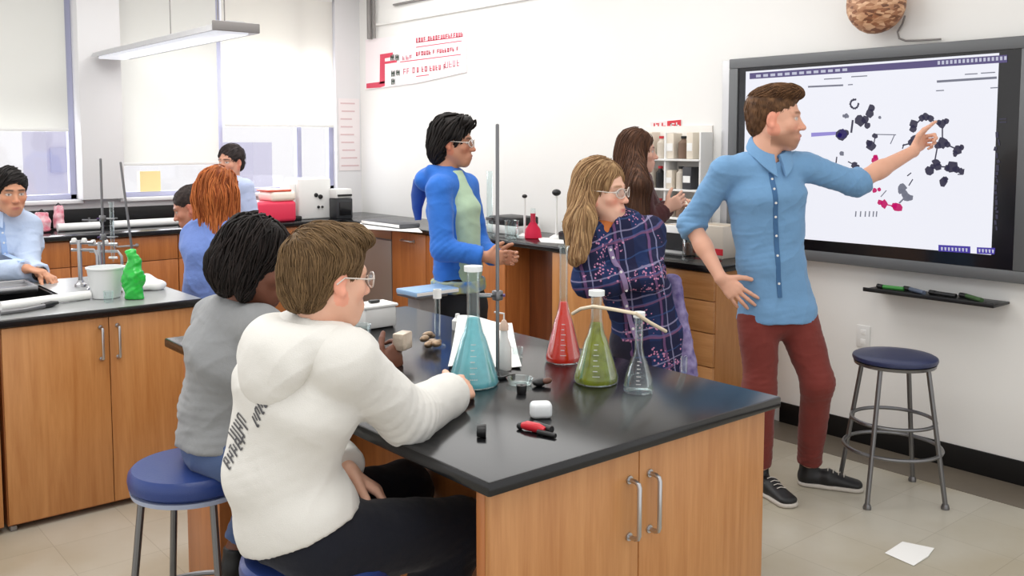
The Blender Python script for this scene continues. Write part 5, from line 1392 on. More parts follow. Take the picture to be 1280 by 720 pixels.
def hair_short(P_, s, cut_z=-.05, front=.06, top=0.0, side=0.0, nape=-.07):
    """prims of a short hair cap in head space, turned by P_ = (c, H)"""
    c, H = P_; X = lambda x, y, z: c + H @ (np.array([x, y, z]) * s)
    o = [ell(X(0, -.022, .04), np.array([.078 + side, .1, .084 + top]) * s, H, .01), ell(X(0, -.055, -.01), np.array([.066 + side, .058, .075]) * s, H, .02 * s)]
    e = ell(X(0, .108, -.045), np.array([.088, .075, .118]) * s, H); o.append((e[0], e[1], e[2], .006 * s, 's'))
    for q in (-1, 1):
        e = ell(X(q * .082, .003, -.03), np.array([.03, .034, .05]) * s, H); o.append((e[0], e[1], e[2], .006 * s, 's'))
    o.append(cutp(X(0, 0, nape), H @ np.array([0, .35, -1.0]), X(0, 0, 0) - .2 * s, X(0, 0, 0) + .2 * s))
    return o

def V3(*a): return np.array(a, float)

# ================================================================== the teacher
f = facing(-84)
J = dict(pelvis=at(972, 390, 4.16), waist=at(963, 326, 4.16), chest=at(958, 245, 4.15), neck=at(955, 200, 4.15),
         shR=at(907, 213, 4.13), elR=at(864, 280, 4.22), wrR=at(901, 348, 4.06), shL=at(1007, 209, 4.18), elL=at(1069, 229, 4.20), wrL=at(1142, 189, 4.29),
         hipR=at(948, 398, 4.14), knR=at(950, 486, 4.08), anR=atz(951, 594, .085), hipL=at(996, 398, 4.16), knL=at(1022, 478, 4.05))
J['anL'] = np.append(atz(1010, 606, 0)[:2], .085); J['toeL'] = np.append(atz(1062, 612, 0)[:2], .03)
J['anR'] = np.append(atz(949, 612, 0)[:2], .085); J['toeR'] = np.append(atz(970, 624, 0)[:2], .03)
hc, hH, hsc = at(970, 148, 4.13), head_frame(-20, 2), 1.13
ph = nrm(at(1166, 160, 4.36) - J['wrL'])
hands = {'L': (ph, nrm(-UZ * .6 + RT * .5 - AW * .2), nrm(UZ * .7 - RT * .5 - AW * .45), dict(s=1.02, curl=((8, 10, 8), (62, 75, 50), (68, 80, 50), (70, 80, 55)), tcurl=22)),
         'R': (nrm(RT * .82 - UZ * .55 - AW * .12), nrm(AW * .8 - UZ * .3), nrm(-UZ * .4 - RT * .5 - AW * .3), dict(s=1.0, curl=(14, 16, 18, 20), spread=7))}
hands['R'] = (nrm(RT * .66 - UZ * .62 - AW * .2), nrm(AW * .9), nrm(RT * .5 + UZ * .75), dict(s=1.05, curl=(12, 14, 16, 20), spread=8, tcurl=10))
root, hp = person('man in a light blue rolled sleeve shirt and brick trousers pointing at the display', np.append(J['pelvis'][:2], 0), J, 1.03, (hc, hH, hsc), (226, 172, 146), dict(brow=(140, 96, 66), lip=(196, 118, 108), stubble=(126, 84, 58), iris=(70, 90, 110), jaw=1.06), h=.0042, hands=hands, neck_r=.056)
teacher = root
M_CHAM = fabric('light blue chambray', (118, 162, 204), .10, .55, 9); M_CHAM_D = fabric('chambray seam', (72, 112, 156), .1)
nv, V, Q = garment('shirt', shirt_prims(J, 1.04, .011, 1.0, hem=.035, sl=('elbow', 'elbow'), hemw=1.02, hemdir=-UZ, neckcut=-.03, neckn=UZ + .7 * f, neckw=1.12, extra=[(lambda e: (e[0], e[1], e[2], .006, 's'))(cap(at(964, 196, 4.02), at(967, 211, 4.02), .030, .006)), (lambda e: (e[0], e[1], e[2], .006, 's'))(cap(at(964, 194, 4.07), at(967, 206, 4.06), .034, .008))]), .0055, M_CHAM, root, .0062, 20, 1.0)
placket(nv, V, Q, [at(968, 216, 4), at(971, 250, 4), at(974, 300, 4), at(978, 374, 4)], facing(-90), M_CHAM_D, w=.022, nb=7)
cf = facing(-76); cl = np.cross(UZ, cf); c0 = at(962, 184, 4.14)
def ringp(a, rr, dz): return c0 + cl * (rr * math.sin(a)) + cf * (rr * .86 * math.cos(a)) + UZ * (dz - .052 * math.cos(a) + .004)
aa = np.radians(np.linspace(10, 350, 57)); CV = []; CF = []
for a in aa:
    am = abs((math.degrees(a) + 180) % 360 - 180); fr = min(1, max(0, (64 - am) / 54)); re, de = .104 + .014 * fr, -.026 - .052 * fr ** 1.3
    CV += [ringp(a, .071, .014), ringp(a, .077, .017), ringp(a, (.077 + re) / 2 + .004, (.017 + de) / 2 + .004) + cf * .004 * fr, ringp(a, re, de) + cf * .010 * fr, ringp(a, re - .003, de - .004) + cf * .007 * fr, ringp(a, .068, -.004)]
for i in range(56):
    for j in range(6): CF.append((i * 6 + j, i * 6 + (j + 1) % 6, i * 6 + 6 + (j + 1) % 6, i * 6 + 6 + j))
CF += [tuple(range(6)), tuple(56 * 6 + j for j in range(5, -1, -1))]
MB().raw(CV, CF).build('collar', M_CHAM, nv, angle=50)
aa = np.radians(np.linspace(14, 346, 21))
cs = [cap(ringp(aa[i], .064, .006), ringp(aa[i + 1], .064, .006), .009, .009, .006) for i in range(20)]
garment('collar_stand', cs, .0035, M_CHAM_D, nv, .0005, 30, 2.0, .0004)
M_CHINO = fabric('brick red chino', (122, 54, 48), .14, .45, 9)
garment('trousers', trouser_prims(J, 1.0, .010, .05, ank=.03), .0065, M_CHINO, root, .005, 22, 4.0)
shoe(root, J['anL'], J['toeL'], 1.05, M_SHOE, M_SOLE); shoe(root, J['anR'], J['toeR'], 1.05, M_SHOE, M_SOLE)
X = lambda x, y, z: hc + hH @ (np.array([x, y, z]) * hsc)
hpz = hair_short((hc, hH), hsc, side=-.002, nape=-.065) + [ell(X(.005, .022, .098), np.array([.066, .075, .034]) * hsc, hH, .02), ell(X(.0, .058, .094), np.array([.05, .024, .022]) * hsc, hH, .02)]
make_hair(root, hpz, .0045, hc, hH, hsc, (74, 50, 34), (128, 92, 62), M_HAIR, ridge=.0016, rf=150,
          strand=[dict(n=900, steps=6, step=.008, flow=lambda l: (.3, .8, .5), r=.0014, lift=.004, root=lambda L: (L[:, 2] > .075), seed=3, jit=.5), dict(n=700, steps=5, step=.007, flow=lambda l: (0, -.2, -1), r=.0010, lift=.001, root=lambda L: (L[:, 2] < .075), seed=4, jit=.2)])

# ================================================================== boy in the white hoodie
fX = V3(1, 0, 0)
P0 = V3(.985, 1.965, .70)
J = dict(pelvis=P0, waist=at(346, 592, 2.14), chest=at(371, 492, 2.13), neck=at(398, 412, 2.13),
         shR=at(430, 452, 2.03), elR=at(507, 521, 2.19), wrR=at(566, 491, 2.44), shL=at(338, 440, 2.25), elL=at(388, 552, 2.38), wrL=at(436, 590, 2.24),
         hipR=V3(1.00, 1.87, .655), hipL=V3(1.00, 2.05, .655), knR=V3(1.37, 1.845, .595), knL=V3(1.37, 2.10, .62), anR=V3(1.17, 1.86, .28), anL=V3(1.17, 2.06, .28), toeR=V3(1.34, 1.85, .225), toeL=V3(1.34, 2.06, .225))
hc, hH, hsc = at(412, 346, 2.14), head_frame(40, 6), .95
hands = {'R': (nrm(at(588, 480, 2.53) - J['wrR'] - UZ * .0), nrm(-UZ * .6 + AW * .6 - RT * .2), nrm(AW * .6 + UZ * .55 - RT * .3), dict(s=.92, curl=(24, 26, 30, 32), spread=5)),
         'L': (nrm(RT * .82 - UZ * .5 - AW * .1), nrm(-UZ * .8 - RT * .5), nrm(UZ * .3 - AW * .9), dict(s=.98, curl=(22, 26, 30, 34), spread=6))}
root, hp = person('boy in a white hoodie with dark print seated at the island, seen from behind', np.append(P0[:2], 0), J, .98, (hc, hH, hsc), (232, 182, 156), dict(brow=(120, 92, 62), lip=(206, 130, 120)), h=.0038, hands=hands, neck_r=.054)
M_HOOD = fabric('off white sweatshirt fleece', (228, 226, 220), .03, .5, 7)
up = nrm(J['neck'] - J['chest']); nk = J['neck']; bk = -facing(40)
fd = facing(40); ld = np.cross(UZ, fd); hood = ()
hp_ = [(nk + fd * (.105 * math.cos(a)) + ld * (.112 * math.sin(a)) + UZ * (-.012 - .045 * max(0, math.cos(a)) - .012 * max(0, -math.cos(a))), .034 + .020 * max(0, -math.cos(a))) for a in np.radians(np.linspace(38, 322, 15))]
hood_piece = [cap(hp_[i][0], hp_[i + 1][0], hp_[i][1], hp_[i + 1][1], .02) for i in range(14)]
hood_piece += [ell(nk + bk * .115 - UZ * .055, (.058, .125, .075), np.stack([fd, ld, UZ], 1), .03), ell(nk + bk * .135 - UZ * .10, (.045, .085, .06), np.stack([fd, ld, UZ], 1), .03)]
nv, V, Q = garment('hoodie', shirt_prims(J, 1.0, .022, 1.0, hem=.03, hemw=.96, hemdir=-UZ + .42 * RT, pre=hood, neckcut=-.01), .006, M_HOOD, root, .0045, 15, 2.0, .0008, 45)
garment('hood', hood_piece, .005, M_HOOD, nv, .006, 18, 6.0, .001)
# dark print on the back
T = bvh(V, Q); g = np.random.default_rng(21); M_PRINT = mat('dark print', (84, 84, 88), .8); bdir = nrm(facing(190) - AW * .55)
def stick(mb, p, q, w, T, off=.002):
    """a thin stroke lying on the cloth between two seen points"""
    n = 5; R_ = []
    for i in range(n):
        x, y = p[0] + (q[0] - p[0]) * i / (n - 1), p[1] + (q[1] - p[1]) * i / (n - 1)
        d = nrm(ray(x, y)); hit = T.ray_cast(Vector(EYEP), Vector(d), 5)
        if hit[0] is None: return
        R_.append((np.array(hit[0]), np.array(hit[1])))
    VV = []
    for i, (a, nn) in enumerate(R_):
        t = nrm(R_[min(i + 1, n - 1)][0] - R_[max(0, i - 1)][0]); s_ = nrm(np.cross(t, nn))
        VV += [a + s_ * w / 2 + nn * off, a - s_ * w / 2 + nn * off]
    mb.raw(VV, [(2 * i, 2 * i + 1, 2 * i + 3, 2 * i + 2) for i in range(n - 1)])
def word(_, p0, p1, lean, hgt, n, w=.004):
    mb = MB()
    p0, p1, lean = np.array(p0, float), np.array(p1, float), np.array(lean, float)
    for i in range(n):
        a = p0 + (p1 - p0) * i / n; st = (p1 - p0) / n * .62; b_ = a + lean * hgt
        k = g.integers(0, 4); stick(mb, a, b_, w, T)
        stick(mb, a + st * .8, b_ * .7 + a * .3 + st * .8, w * .8, T)
        if k in (0, 2): stick(mb, a, a + st * .8, w, T)
        if k in (1, 2): stick(mb, b_, b_ + st * .6, w, T)
        if k in (2, 3): stick(mb, (a + b_) / 2, (a + b_) / 2 + st, w, T)
    if mb.v: mb.build('printed_word', M_PRINT, nv, smooth=False)
word(0, (322, 455), (350, 440), (.15, .99), 7, 6, .0035)
word(0, (316, 520), (333, 480), (.45, .9), 15, 5, .005)
word(0, (280, 552), (301, 512), (.62, .78), 22, 5, .005); word(0, (280, 575), (304, 535), (.55, .83), 14, 5, .005)
M_JEAN = fabric('dark navy jeans', (26, 28, 38), .2, .4, 10)
garment('trousers', trouser_prims(J, 1.02, .016, .08), .007, M_JEAN, root, .004, 20, 5.0)
shoe(root, J['anR'], J['toeR'], .95, M_SHOE, M_SOLE, floor=.192); shoe(root, J['anL'], J['toeL'], .95, M_SHOE, M_SOLE, floor=.192)
X = lambda x, y, z: hc + hH @ (np.array([x, y, z]) * hsc)
hz = hair_short((hc, hH), hsc, top=.006, side=.004, nape=-.085) + [ell(X(0, .045, .095), np.array([.064, .06, .032]) * hsc, hH, .02), ell(X(0, -.09, .0), np.array([.05, .03, .075]) * hsc, hH, .03)]
make_hair(root, hz, .004, hc, hH, hsc, (98, 76, 52), (128, 102, 70), M_HAIR, ridge=.0035, rf=110,
          strand=[dict(n=2200, steps=8, step=.010, flow=lambda l: (.15 + l[0] * 3, .35 if l[2] > .06 else -.15, -1.0 + .6 * (l[2] > .09)), r=.0012, lift=.0028, seed=8, jit=.35)])
glasses(root, hc, hH, hsc, M_GFRAME, M_GLENS)

# ================================================================== student in the grey shirt
P0 = V3(1.085, 2.635, .69); f = facing(40)
J = dict(pelvis=P0, waist=at(275, 512, 2.72), chest=at(284, 440, 2.69), neck=at(306, 384, 2.67),
         shR=at(326, 408, 2.58), elR=at(404, 470, 2.66), wrR=at(474, 462, 2.86), shL=at(268, 396, 2.82), elL=at(330, 462, 2.98), wrL=at(412, 448, 3.02),
         hipR=P0 + V3(.01, -.09, -.02), hipL=P0 + V3(.01, .09, -.02), knR=V3(1.36, 2.58, .66), knL=V3(1.36, 2.80, .66), anR=V3(1.17, 2.60, .28), anL=V3(1.17, 2.76, .28), toeR=V3(1.34, 2.60, .225), toeL=V3(1.34, 2.76, .225))
J['knL'] = V3(1.36, 2.72, .66)
hc, hH, hsc = at(323, 328, 2.66), head_frame(6, 16), .98
hands = {'R': (nrm(RT * .5 + AW * .5 + UZ * .35), nrm(AW * .5 - RT * .6), nrm(UZ * .8 - RT * .2), dict(s=.95, curl=(45, 50, 52, 55)))}
root, hp = person('student in a grey shirt with dark shoulder length hair leaning on the island', np.append(P0[:2], 0), J, .98, (hc, hH, hsc), (112, 68, 50), dict(brow=(30, 22, 18), lip=(120, 66, 60), blush=.02), h=.0045, hands=hands)
M_GSHIRT = fabric('heather grey jersey', (150, 152, 154), .14, .6, 10)
nv, V, Q = garment('shirt', shirt_prims(J, .97, .013, .96, hem=.005, hemw=1.0), .006, M_GSHIRT, root, .007, 20, 3.0)
M_DENIM = fabric('washed blue denim', (84, 104, 146), .2, .4, 9)
garment('trousers', trouser_prims(J, 1.0, .010, .04, seat=(.138, .104)), .0075, M_DENIM, root, .004, 20, 7.0)
shoe(root, J['anR'], J['toeR'], .95, M_SHOE, M_SOLE, floor=.192); shoe(root, J['anL'], J['toeL'], .95, M_SHOE, M_SOLE, floor=.192)
X = lambda x, y, z: hc + hH @ (np.array([x, y, z]) * hsc)
hz = hair_short((hc, hH), hsc, top=.012, side=.012, nape=-.2)
hz = [hz[0], hz[1], ell(X(0, -.045, -.02), np.array([.085, .075, .09]) * hsc, hH, .03), cap(X(0, -.075, -.03), at(288, 352, 2.70), .062 * hsc, .042 * hsc, .03), cap(X(-.06, -.03, -.02), X(-.065, -.045, -.10), .032, .026, .03), cap(X(.062, -.01, -.02), X(.066, -.005, -.085), .022, .018, .02)]
e = ell(X(.01, .118, -.05), np.array([.1, .078, .125]) * hsc, hH); hz.append((e[0], e[1], e[2], .008, 's'))
make_hair(root, hz, .005, hc, hH, hsc, (20, 16, 15), (38, 30, 28), M_HAIR, ridge=.004, rf=80,
          strand=[dict(n=900, steps=12, step=.015, flow=lambda l: (l[0] * 2, -.1, -1), r=.0026, lift=.006, seed=9, jit=.5, tip=.5)])
# crumpled foil in the hand
t = atz(478, 455, .955); p = J['wrR'] + nrm(RT * .5 + AW * .5 + UZ * .35) * .10 + UZ * .03
tt = thing('foil_packet', 'pale foil packet held in the hand of the student in grey', 'packet', p)
MB().box(p + [-.03, -.02, -.025], p + [.035, .02, .03], .006, rotz=.5).build('packet_body', mat('pale foil', (206, 190, 172), .4, .4, bump=.8, bscale=50), tt)

# ================================================================== student in the blue hoodie
f = facing(-34)
J = dict(pelvis=at(573, 378, 4.62), waist=at(571, 334, 4.62), chest=at(565, 262, 4.62), neck=at(557, 213, 4.62),
         shR=at(549, 236, 4.50), elR=at(553, 312, 4.42), wrR=at(606, 321, 4.40), shL=at(583, 233, 4.70), elL=at(597, 304, 4.74), wrL=at(619, 322, 4.56))
legs_auto(J, f, 1.0)
hc, hH, hsc = at(567, 178, 4.62), head_frame(-8, 2), .98
root, hp = person('student in a bright blue hoodie with short dark braids standing behind the island', np.append(J['pelvis'][:2], 0), J, .98, (hc, hH, hsc), (196, 140, 112), dict(brow=(30, 24, 20), lip=(170, 100, 92)), h=.005,
    hands={'R': (nrm(RT * .9 - UZ * .1 + AW * .2), nrm(AW * .8 - UZ * .3), nrm(UZ), dict(s=.92, curl=(40, 45, 45, 45))), 'L': (nrm(RT * .9 - AW * .1), nrm(-AW), nrm(UZ), dict(s=.92, curl=(40, 45, 45, 45)))})
M_BHOOD = fabric('bright blue fleece', (56, 120, 214), .12, .5, 9); M_LIME = fabric('pale green panel', (190, 216, 186), .15, .4, 9)
L_ = np.cross(UZ, f); nk = J['neck']
hood = [ell(nk - f * .085 - UZ * .045, (.06, .12, .065), np.stack([f, L_, UZ], 1), .03), cap(nk - f * .03 - L_ * .08, nk + f * .045 - L_ * .055 - UZ * .035, .03, .022, .03), cap(nk - f * .03 + L_ * .08, nk + f * .045 + L_ * .055 - UZ * .035, .03, .022, .03)]
nv, V, Q = garment('hoodie', shirt_prims(J, .96, .014, .88, hem=-.10, pre=hood, neckcut=.02), .007, M_BHOOD, root, .006, 20, 6.0)
# pale green front panel and waistband, cut from the same cloth surface
pz = [eseg(J['pelvis'] + f * .03 + UZ * .10, J['waist'] + f * .05, L_, (.085, .085), (.085, .08), .03), eseg(J['waist'] + f * .05, J['chest'] + f * .06, L_, (.085, .08), (.09, .085), .03), eseg(J['chest'] + f * .06, nk + f * .035 - UZ * .03, L_, (.09, .085), (.06, .06), .03), cutp(J['pelvis'] + UZ * .11, -UZ), cutp(nk + UZ * .0, UZ)]
garment('front_panel', pz, .007, M_LIME, nv, .004, 24, 2.0)
dr = MB(); dr.tube([nk - f * .09 - UZ * .05 - L_ * .03, nk - f * .13 - UZ * .07 - L_ * .03, nk - f * .15 - UZ * .13 - L_ * .03, nk - f * .158 - UZ * .19 - L_ * .03, nk - f * .152 - UZ * .25 - L_ * .03], [.04, .046, .038, .026, .016], 12)
dr.build('hanging_sleeve', fabric('blue knit', (48, 84, 170), .2), nv)
M_YEL = mat('yellow green print', (206, 204, 92), .8, var=1, vscale=20, col2=(70, 130, 200))
wb_ = [eseg(J['pelvis'] + UZ * .065, J['pelvis'] + UZ * .115, L_, (.155, .125), (.155, .125), .0, .01)]
garment('waistband', wb_, .006, M_YEL, nv, .004, 30)
garment('trousers', trouser_prims(J, 1.0, .012, .10), .008, mat('black jeans', (22, 24, 30), .85, var=.2), root, .004, 20, 3.0)
shoe(root, J['anR'], J['toeR'], .95, M_SHOE, M_SOLE); shoe(root, J['anL'], J['toeL'], .95, M_SHOE, M_SOLE)
X = lambda x, y, z: hc + hH @ (np.array([x, y, z]) * hsc)
hz = hair_short((hc, hH), hsc, top=.016, side=.012, nape=-.13) + [ell(X(0, -.07, -.03), np.array([.08, .055, .085]) * hsc, hH, .03), ell(X(0, .05, .10), np.array([.06, .05, .034]) * hsc, hH, .02)]
make_hair(root, hz, .005, hc, hH, hsc, (18, 15, 14), (36, 30, 28), M_HAIR, ridge=.004, rf=80, strand=[dict(n=240, steps=9, step=.019, flow=lambda l: (l[0] * 3, -.5, -1), r=.0062, lift=.005, seed=19, jit=.3, tip=.8)])
glasses(root, hc, hH, hsc, M_GFRAME, M_GLENS)

# ================================================================== girl in the plaid tunic
f = facing(-70)
J = dict(pelvis=at(812, 418, 3.62), waist=at(798, 372, 3.60), chest=at(778, 318, 3.58), neck=at(764, 272, 3.56),
         shR=at(737, 298, 3.50), elR=at(734, 352, 3.42), wrR=at(776, 356, 3.47), shL=at(812, 288, 3.66), elL=at(812, 346, 3.46), wrL=at(731, 350, 3.42))
legs_auto(J, f, .92)
hc, hH, hsc = at(753, 238, 3.55), head_frame(-32, 3, 2), .96
root, hp = person('girl with long light brown hair and glasses in a navy plaid tunic, arms folded', np.append(J['pelvis'][:2], 0), J, .92, (hc, hH, hsc), (236, 188, 164), dict(brow=(150, 112, 80), lip=(206, 110, 108), mouth=0, blush=.2), h=.0045, neck_r=.05,
    hands={'R': (nrm(RT * .7 + AW * .5), nrm(AW), nrm(UZ), dict(s=.8, curl=(40, 45, 45, 45))), 'L': (nrm(AW * .9 - RT * .25), nrm(RT), nrm(UZ), dict(s=.8, curl=(30, 35, 35, 35)))})
def plaid_mat():
    m, nt, b, out = new_mat('navy plaid cotton'); N = nt.nodes; L = nt.links
    tc = N.new('ShaderNodeTexCoord'); mp = N.new('ShaderNodeMapping'); mp.inputs['Rotation'].default_value = (0, .22, .7)
    L.new(tc.outputs['Object'], mp.inputs[0]); sx = N.new('ShaderNodeSeparateXYZ')
    nz = N.new('ShaderNodeTexNoise'); nz.inputs['Scale'].default_value = 5; L.new(mp.outputs[0], nz.inputs[0])
    vm = N.new('ShaderNodeVectorMath'); vm.operation = 'MULTIPLY_ADD'; vm.inputs[1].default_value = (.06, .06, .06); L.new(nz.outputs['Color'], vm.inputs[0]); L.new(mp.outputs[0], vm.inputs[2]); L.new(vm.outputs[0], sx.inputs[0])
    cur = None
    def stripe(ax, period, lo_, hi_, col, fac, off=0.0):
        nonlocal cur
        a = N.new('ShaderNodeMath'); a.operation = 'MULTIPLY_ADD'; a.inputs[1].default_value = 1 / period; a.inputs[2].default_value = off; L.new(sx.outputs[ax], a.inputs[0])
        fr = N.new('ShaderNodeMath'); fr.operation = 'FRACT'; L.new(a.outputs[0], fr.inputs[0])
        g1 = N.new('ShaderNodeMath'); g1.operation = 'GREATER_THAN'; g1.inputs[1].default_value = lo_; L.new(fr.outputs[0], g1.inputs[0])
        g2 = N.new('ShaderNodeMath'); g2.operation = 'LESS_THAN'; g2.inputs[1].default_value = hi_; L.new(fr.outputs[0], g2.inputs[0])
        mu = N.new('ShaderNodeMath'); mu.operation = 'MULTIPLY'; L.new(g1.outputs[0], mu.inputs[0]); L.new(g2.outputs[0], mu.inputs[1])
        m3 = N.new('ShaderNodeMath'); m3.operation = 'MULTIPLY'; m3.inputs[1].default_value = fac; L.new(mu.outputs[0], m3.inputs[0])
        mx = N.new('ShaderNodeMix'); mx.data_type = 'RGBA'; L.new(m3.outputs[0], mx.inputs[0])
        if cur is None: mx.inputs[6].default_value = lin((34, 36, 66))
        else: L.new(cur, mx.inputs[6])
        mx.inputs[7].default_value = lin(col); cur = mx.outputs[2]
    stripe(0, .13, .1, .5, (36, 54, 98), .8); stripe(2, .13, .1, .5, (30, 34, 62), .6)
    stripe(0, .13, .55, .63, (120, 84, 128), .7); stripe(2, .13, .55, .63, (126, 86, 120), .7)
    stripe(0, .13, .78, .82, (150, 150, 186), .6); stripe(2, .13, .8, .84, (156, 150, 184), .6); stripe(2, .065, .2, .28, (60, 88, 140), .5)
    vo = N.new('ShaderNodeTexVoronoi'); vo.inputs['Scale'].default_value = 75; L.new(tc.outputs['Object'], vo.inputs['Vector'])
    n2 = N.new('ShaderNodeTexNoise'); n2.inputs['Scale'].default_value = 9; L.new(tc.outputs['Object'], n2.inputs[0])
    lt = N.new('ShaderNodeMath'); lt.operation = 'LESS_THAN'; lt.inputs[1].default_value = .32; L.new(vo.outputs['Distance'], lt.inputs[0])
    gt = N.new('ShaderNodeMath'); gt.operation = 'GREATER_THAN'; gt.inputs[1].default_value = .54; L.new(n2.outputs[0], gt.inputs[0])
    mu = N.new('ShaderNodeMath'); mu.operation = 'MULTIPLY'; L.new(lt.outputs[0], mu.inputs[0]); L.new(gt.outputs[0], mu.inputs[1])
    mx = N.new('ShaderNodeMix'); mx.data_type = 'RGBA'; L.new(mu.outputs[0], mx.inputs[0]); L.new(cur, mx.inputs[6]); mx.inputs[7].default_value = lin((196, 136, 170)); L.new(mx.outputs[2], b.inputs['Base Color'])
    b.inputs['Roughness'].default_value = .85; b.inputs['Specular IOR Level'].default_value = .2
    return m
M_PLAID = plaid_mat()
tu = shirt_prims(J, .90, .014, .96, hem=.20, hemw=1.08, hemdir=-UZ, neckcut=-.02)
for (p, q, D, r_) in (((756, 268), (766, 306), 3.40, .050), ((757, 268), (766, 303), 3.46, .046), ((758, 268), (765, 298), 3.51, .04)):
    e = cap(at(*p, D), at(*q, D), r_, .006); tu.append((e[0], e[1], e[2], .005, 's'))
nv, V, Q = garment('tunic', tu, .006, M_PLAID, root, .007, 20, 8.0)
collar(nv, J['neck'] + UZ * .01 - facing(-75) * .012, facing(-75), nrm(UZ + .35 * facing(-75)), .066, M_PLAID, .03, .03, 110)
uz_ = at(764, 312, 3.5)[2]
us = torso_prims(J, .9, .004, .96); e = cap(J['neck'] - UZ * .01 + UZ * .055, J['neck'] + UZ * .24, .056, .08); us += [(e[0], e[1], e[2], .01, 's'), cutp((0, 0, uz_), -UZ)]
garment('undershirt', us, .006, fabric('orange undershirt', (206, 122, 66), .15), nv, .002, 30)
placket(nv, V, Q, [at(768, 310, 3.4), at(773, 330, 3.4), at(790, 380, 3.4), at(806, 430, 3.4)], facing(-80), fabric('lavender placket', (150, 130, 170), .2), w=.02, nb=6)
# long lavender side panel of the tunic
pz = [eseg(at(838, 352, 3.66), at(852, 470, 3.60), nrm(RT * .8 + AW * .5), (.030, .05), (.055, .075), .02, .03), cutp(at(852, 472, 3.60), -UZ)]
M_LAVF = mat('lavender floral cotton', (156, 146, 186), .85, var=1, vscale=30, col2=(92, 82, 130), spec=.2)
garment('side_panel', pz, .006, M_LAVF, nv, .008, 34, 3.0)
garment('trousers', trouser_prims(J, .92, .012, .03), .008, fabric('dark leggings', (34, 34, 52), .2), root, .003, 20, 3.0)
shoe(root, J['anR'], J['toeR'], .9, M_SHOE, M_SOLE); shoe(root, J['anL'], J['toeL'], .9, M_SHOE, M_SOLE)
X = lambda x, y, z: hc + hH @ (np.array([x, y, z]) * hsc)
def long_hair(hc, hH, hsc, down, back=.05, wide=.085, side=(.07, .07), tip=.06, top=.01, front=(.0, .0)):
    X = lambda x, y, z: hc + hH @ (np.array([x, y, z]) * hsc)
    o = [ell(X(0, -.022, .04), np.array([.083, .104, .084 + top]) * hsc, hH, .01), ell(X(0, -.06, -.02), np.array([wide, .066, .09]) * hsc, hH, .03)]
    e = ell(X(0, .122, -.05), np.array([.082, .09, .125]) * hsc, hH); o.append((e[0], e[1], e[2], .006 * hsc, 's'))
    a = X(0, -.06, -.03)
    o.append(eseg(a, a - UZ * down - hH[:, 1] * back, hH[:, 0], (wide * hsc, .055 * hsc), (wide * .95 * hsc, .035 * hsc), .03, .04))
    for q, sd, fr in ((1, side[0], front[0]), (-1, side[1], front[1])):
        if sd: b_ = X(q * sd, -.01, .0); o.append(eseg(b_, b_ - UZ * down * .92 + hH[:, 1] * fr, hH[:, 1], (.048 * hsc, .024 * hsc), (.045 * hsc, .022 * hsc), .025, .04))
    return o
LF = lambda l: (l[0] * 2.5 * (l[2] > .03), (-.6 if l[2] > .06 else 0), -1.0)
hz = long_hair(hc, hH, hsc, .22, .0, .080, (0, .060), front=(.0, -.03))
e = ell(X(.02, .128, -.035), np.array([.098, .085, .135]) * hsc, hH); hz.append((e[0], e[1], e[2], .006, 's'))
hz += [cap(X(.058, -.045, -.01), at(731, 275, 3.42), .034, .034, .03), eseg(at(731, 272, 3.42), at(725, 318, 3.35), RT, (.040, .022), (.028, .014), .03, .03), cap(X(.0, -.085, -.03), at(720, 280, 3.47), .045, .04, .03), eseg(at(720, 280, 3.47), at(718, 322, 3.40), RT, (.038, .028), (.028, .016), .03, .03)]
make_hair(root, hz, .005, hc, hH, hsc, (126, 92, 62), (196, 160, 116), M_HAIR, ridge=.003, rf=120,
          strand=[dict(n=1500, steps=16, step=.020, flow=LF, r=.0017, lift=.003, seed=29, jit=.14, long=True)])
glasses(root, hc, hH, hsc, M_GFRAME, M_GLENS)

# ================================================================== brunette by the rack
f = facing(0)
J = dict(pelvis=at(795, 345, 4.88), waist=at(796, 305, 4.88), chest=at(797, 256, 4.88), neck=at(795, 218, 4.88), shR=at(800, 232, 4.73), elR=at(806, 282, 4.68), wrR=at(832, 262, 4.76), shL=at(797, 230, 5.03), elL=at(808, 280, 5.08), wrL=at(836, 258, 4.98))
legs_auto(J, f, .93)
hc, hH, hsc = at(798, 189, 4.88), head_frame(-2, 2), .92
root, hp = person('girl with very long dark brown hair looking at the display past the rack', np.append(J['pelvis'][:2], 0), J, .90, (hc, hH, hsc), (226, 176, 152), dict(brow=(80, 54, 40), lip=(190, 110, 104)), h=.0055,
    hands={'R': (nrm(RT * .8 + UZ * .5), nrm(AW), nrm(UZ), dict(s=.9, curl=(30, 35, 35, 35)))})
nv, V, Q = garment('sweater', shirt_prims(J, .91, .015, 1.0, hem=.08), .008, fabric('maroon brown knit', (84, 46, 46), .2), root, .006, 20, 3.0)
garment('trousers', trouser_prims(J, .91, .012, .05), .009, fabric('dark trousers', (44, 42, 50), .2), root, .003, 20, 3.0)
shoe(root, J['anR'], J['toeR'], .9, M_SHOE, M_SOLE); shoe(root, J['anL'], J['toeL'], .9, M_SHOE, M_SOLE)
hz = long_hair(hc, hH, hsc, .30, .0, .084, (.06, .06), top=.008, front=(.0, .0))
hz += [cap(X(.05, -.03, -.02), at(800, 232, 4.62), .05, .05, .03), eseg(at(799, 232, 4.63), at(797, 284, 4.56), RT, (.058, .03), (.05, .02), .03, .03), cap(X(0, -.07, -.03), at(784, 240, 4.72), .055, .05, .03), eseg(at(784, 240, 4.72), at(784, 288, 4.63), RT, (.052, .04), (.045, .025), .03, .03)]
make_hair(root, hz, .0055, hc, hH, hsc, (66, 42, 30), (104, 70, 50), M_HAIR, ridge=.003, rf=120, strand=[dict(n=1000, steps=18, step=.022, flow=LF, r=.0017, lift=.003, seed=39, jit=.10, long=True)])

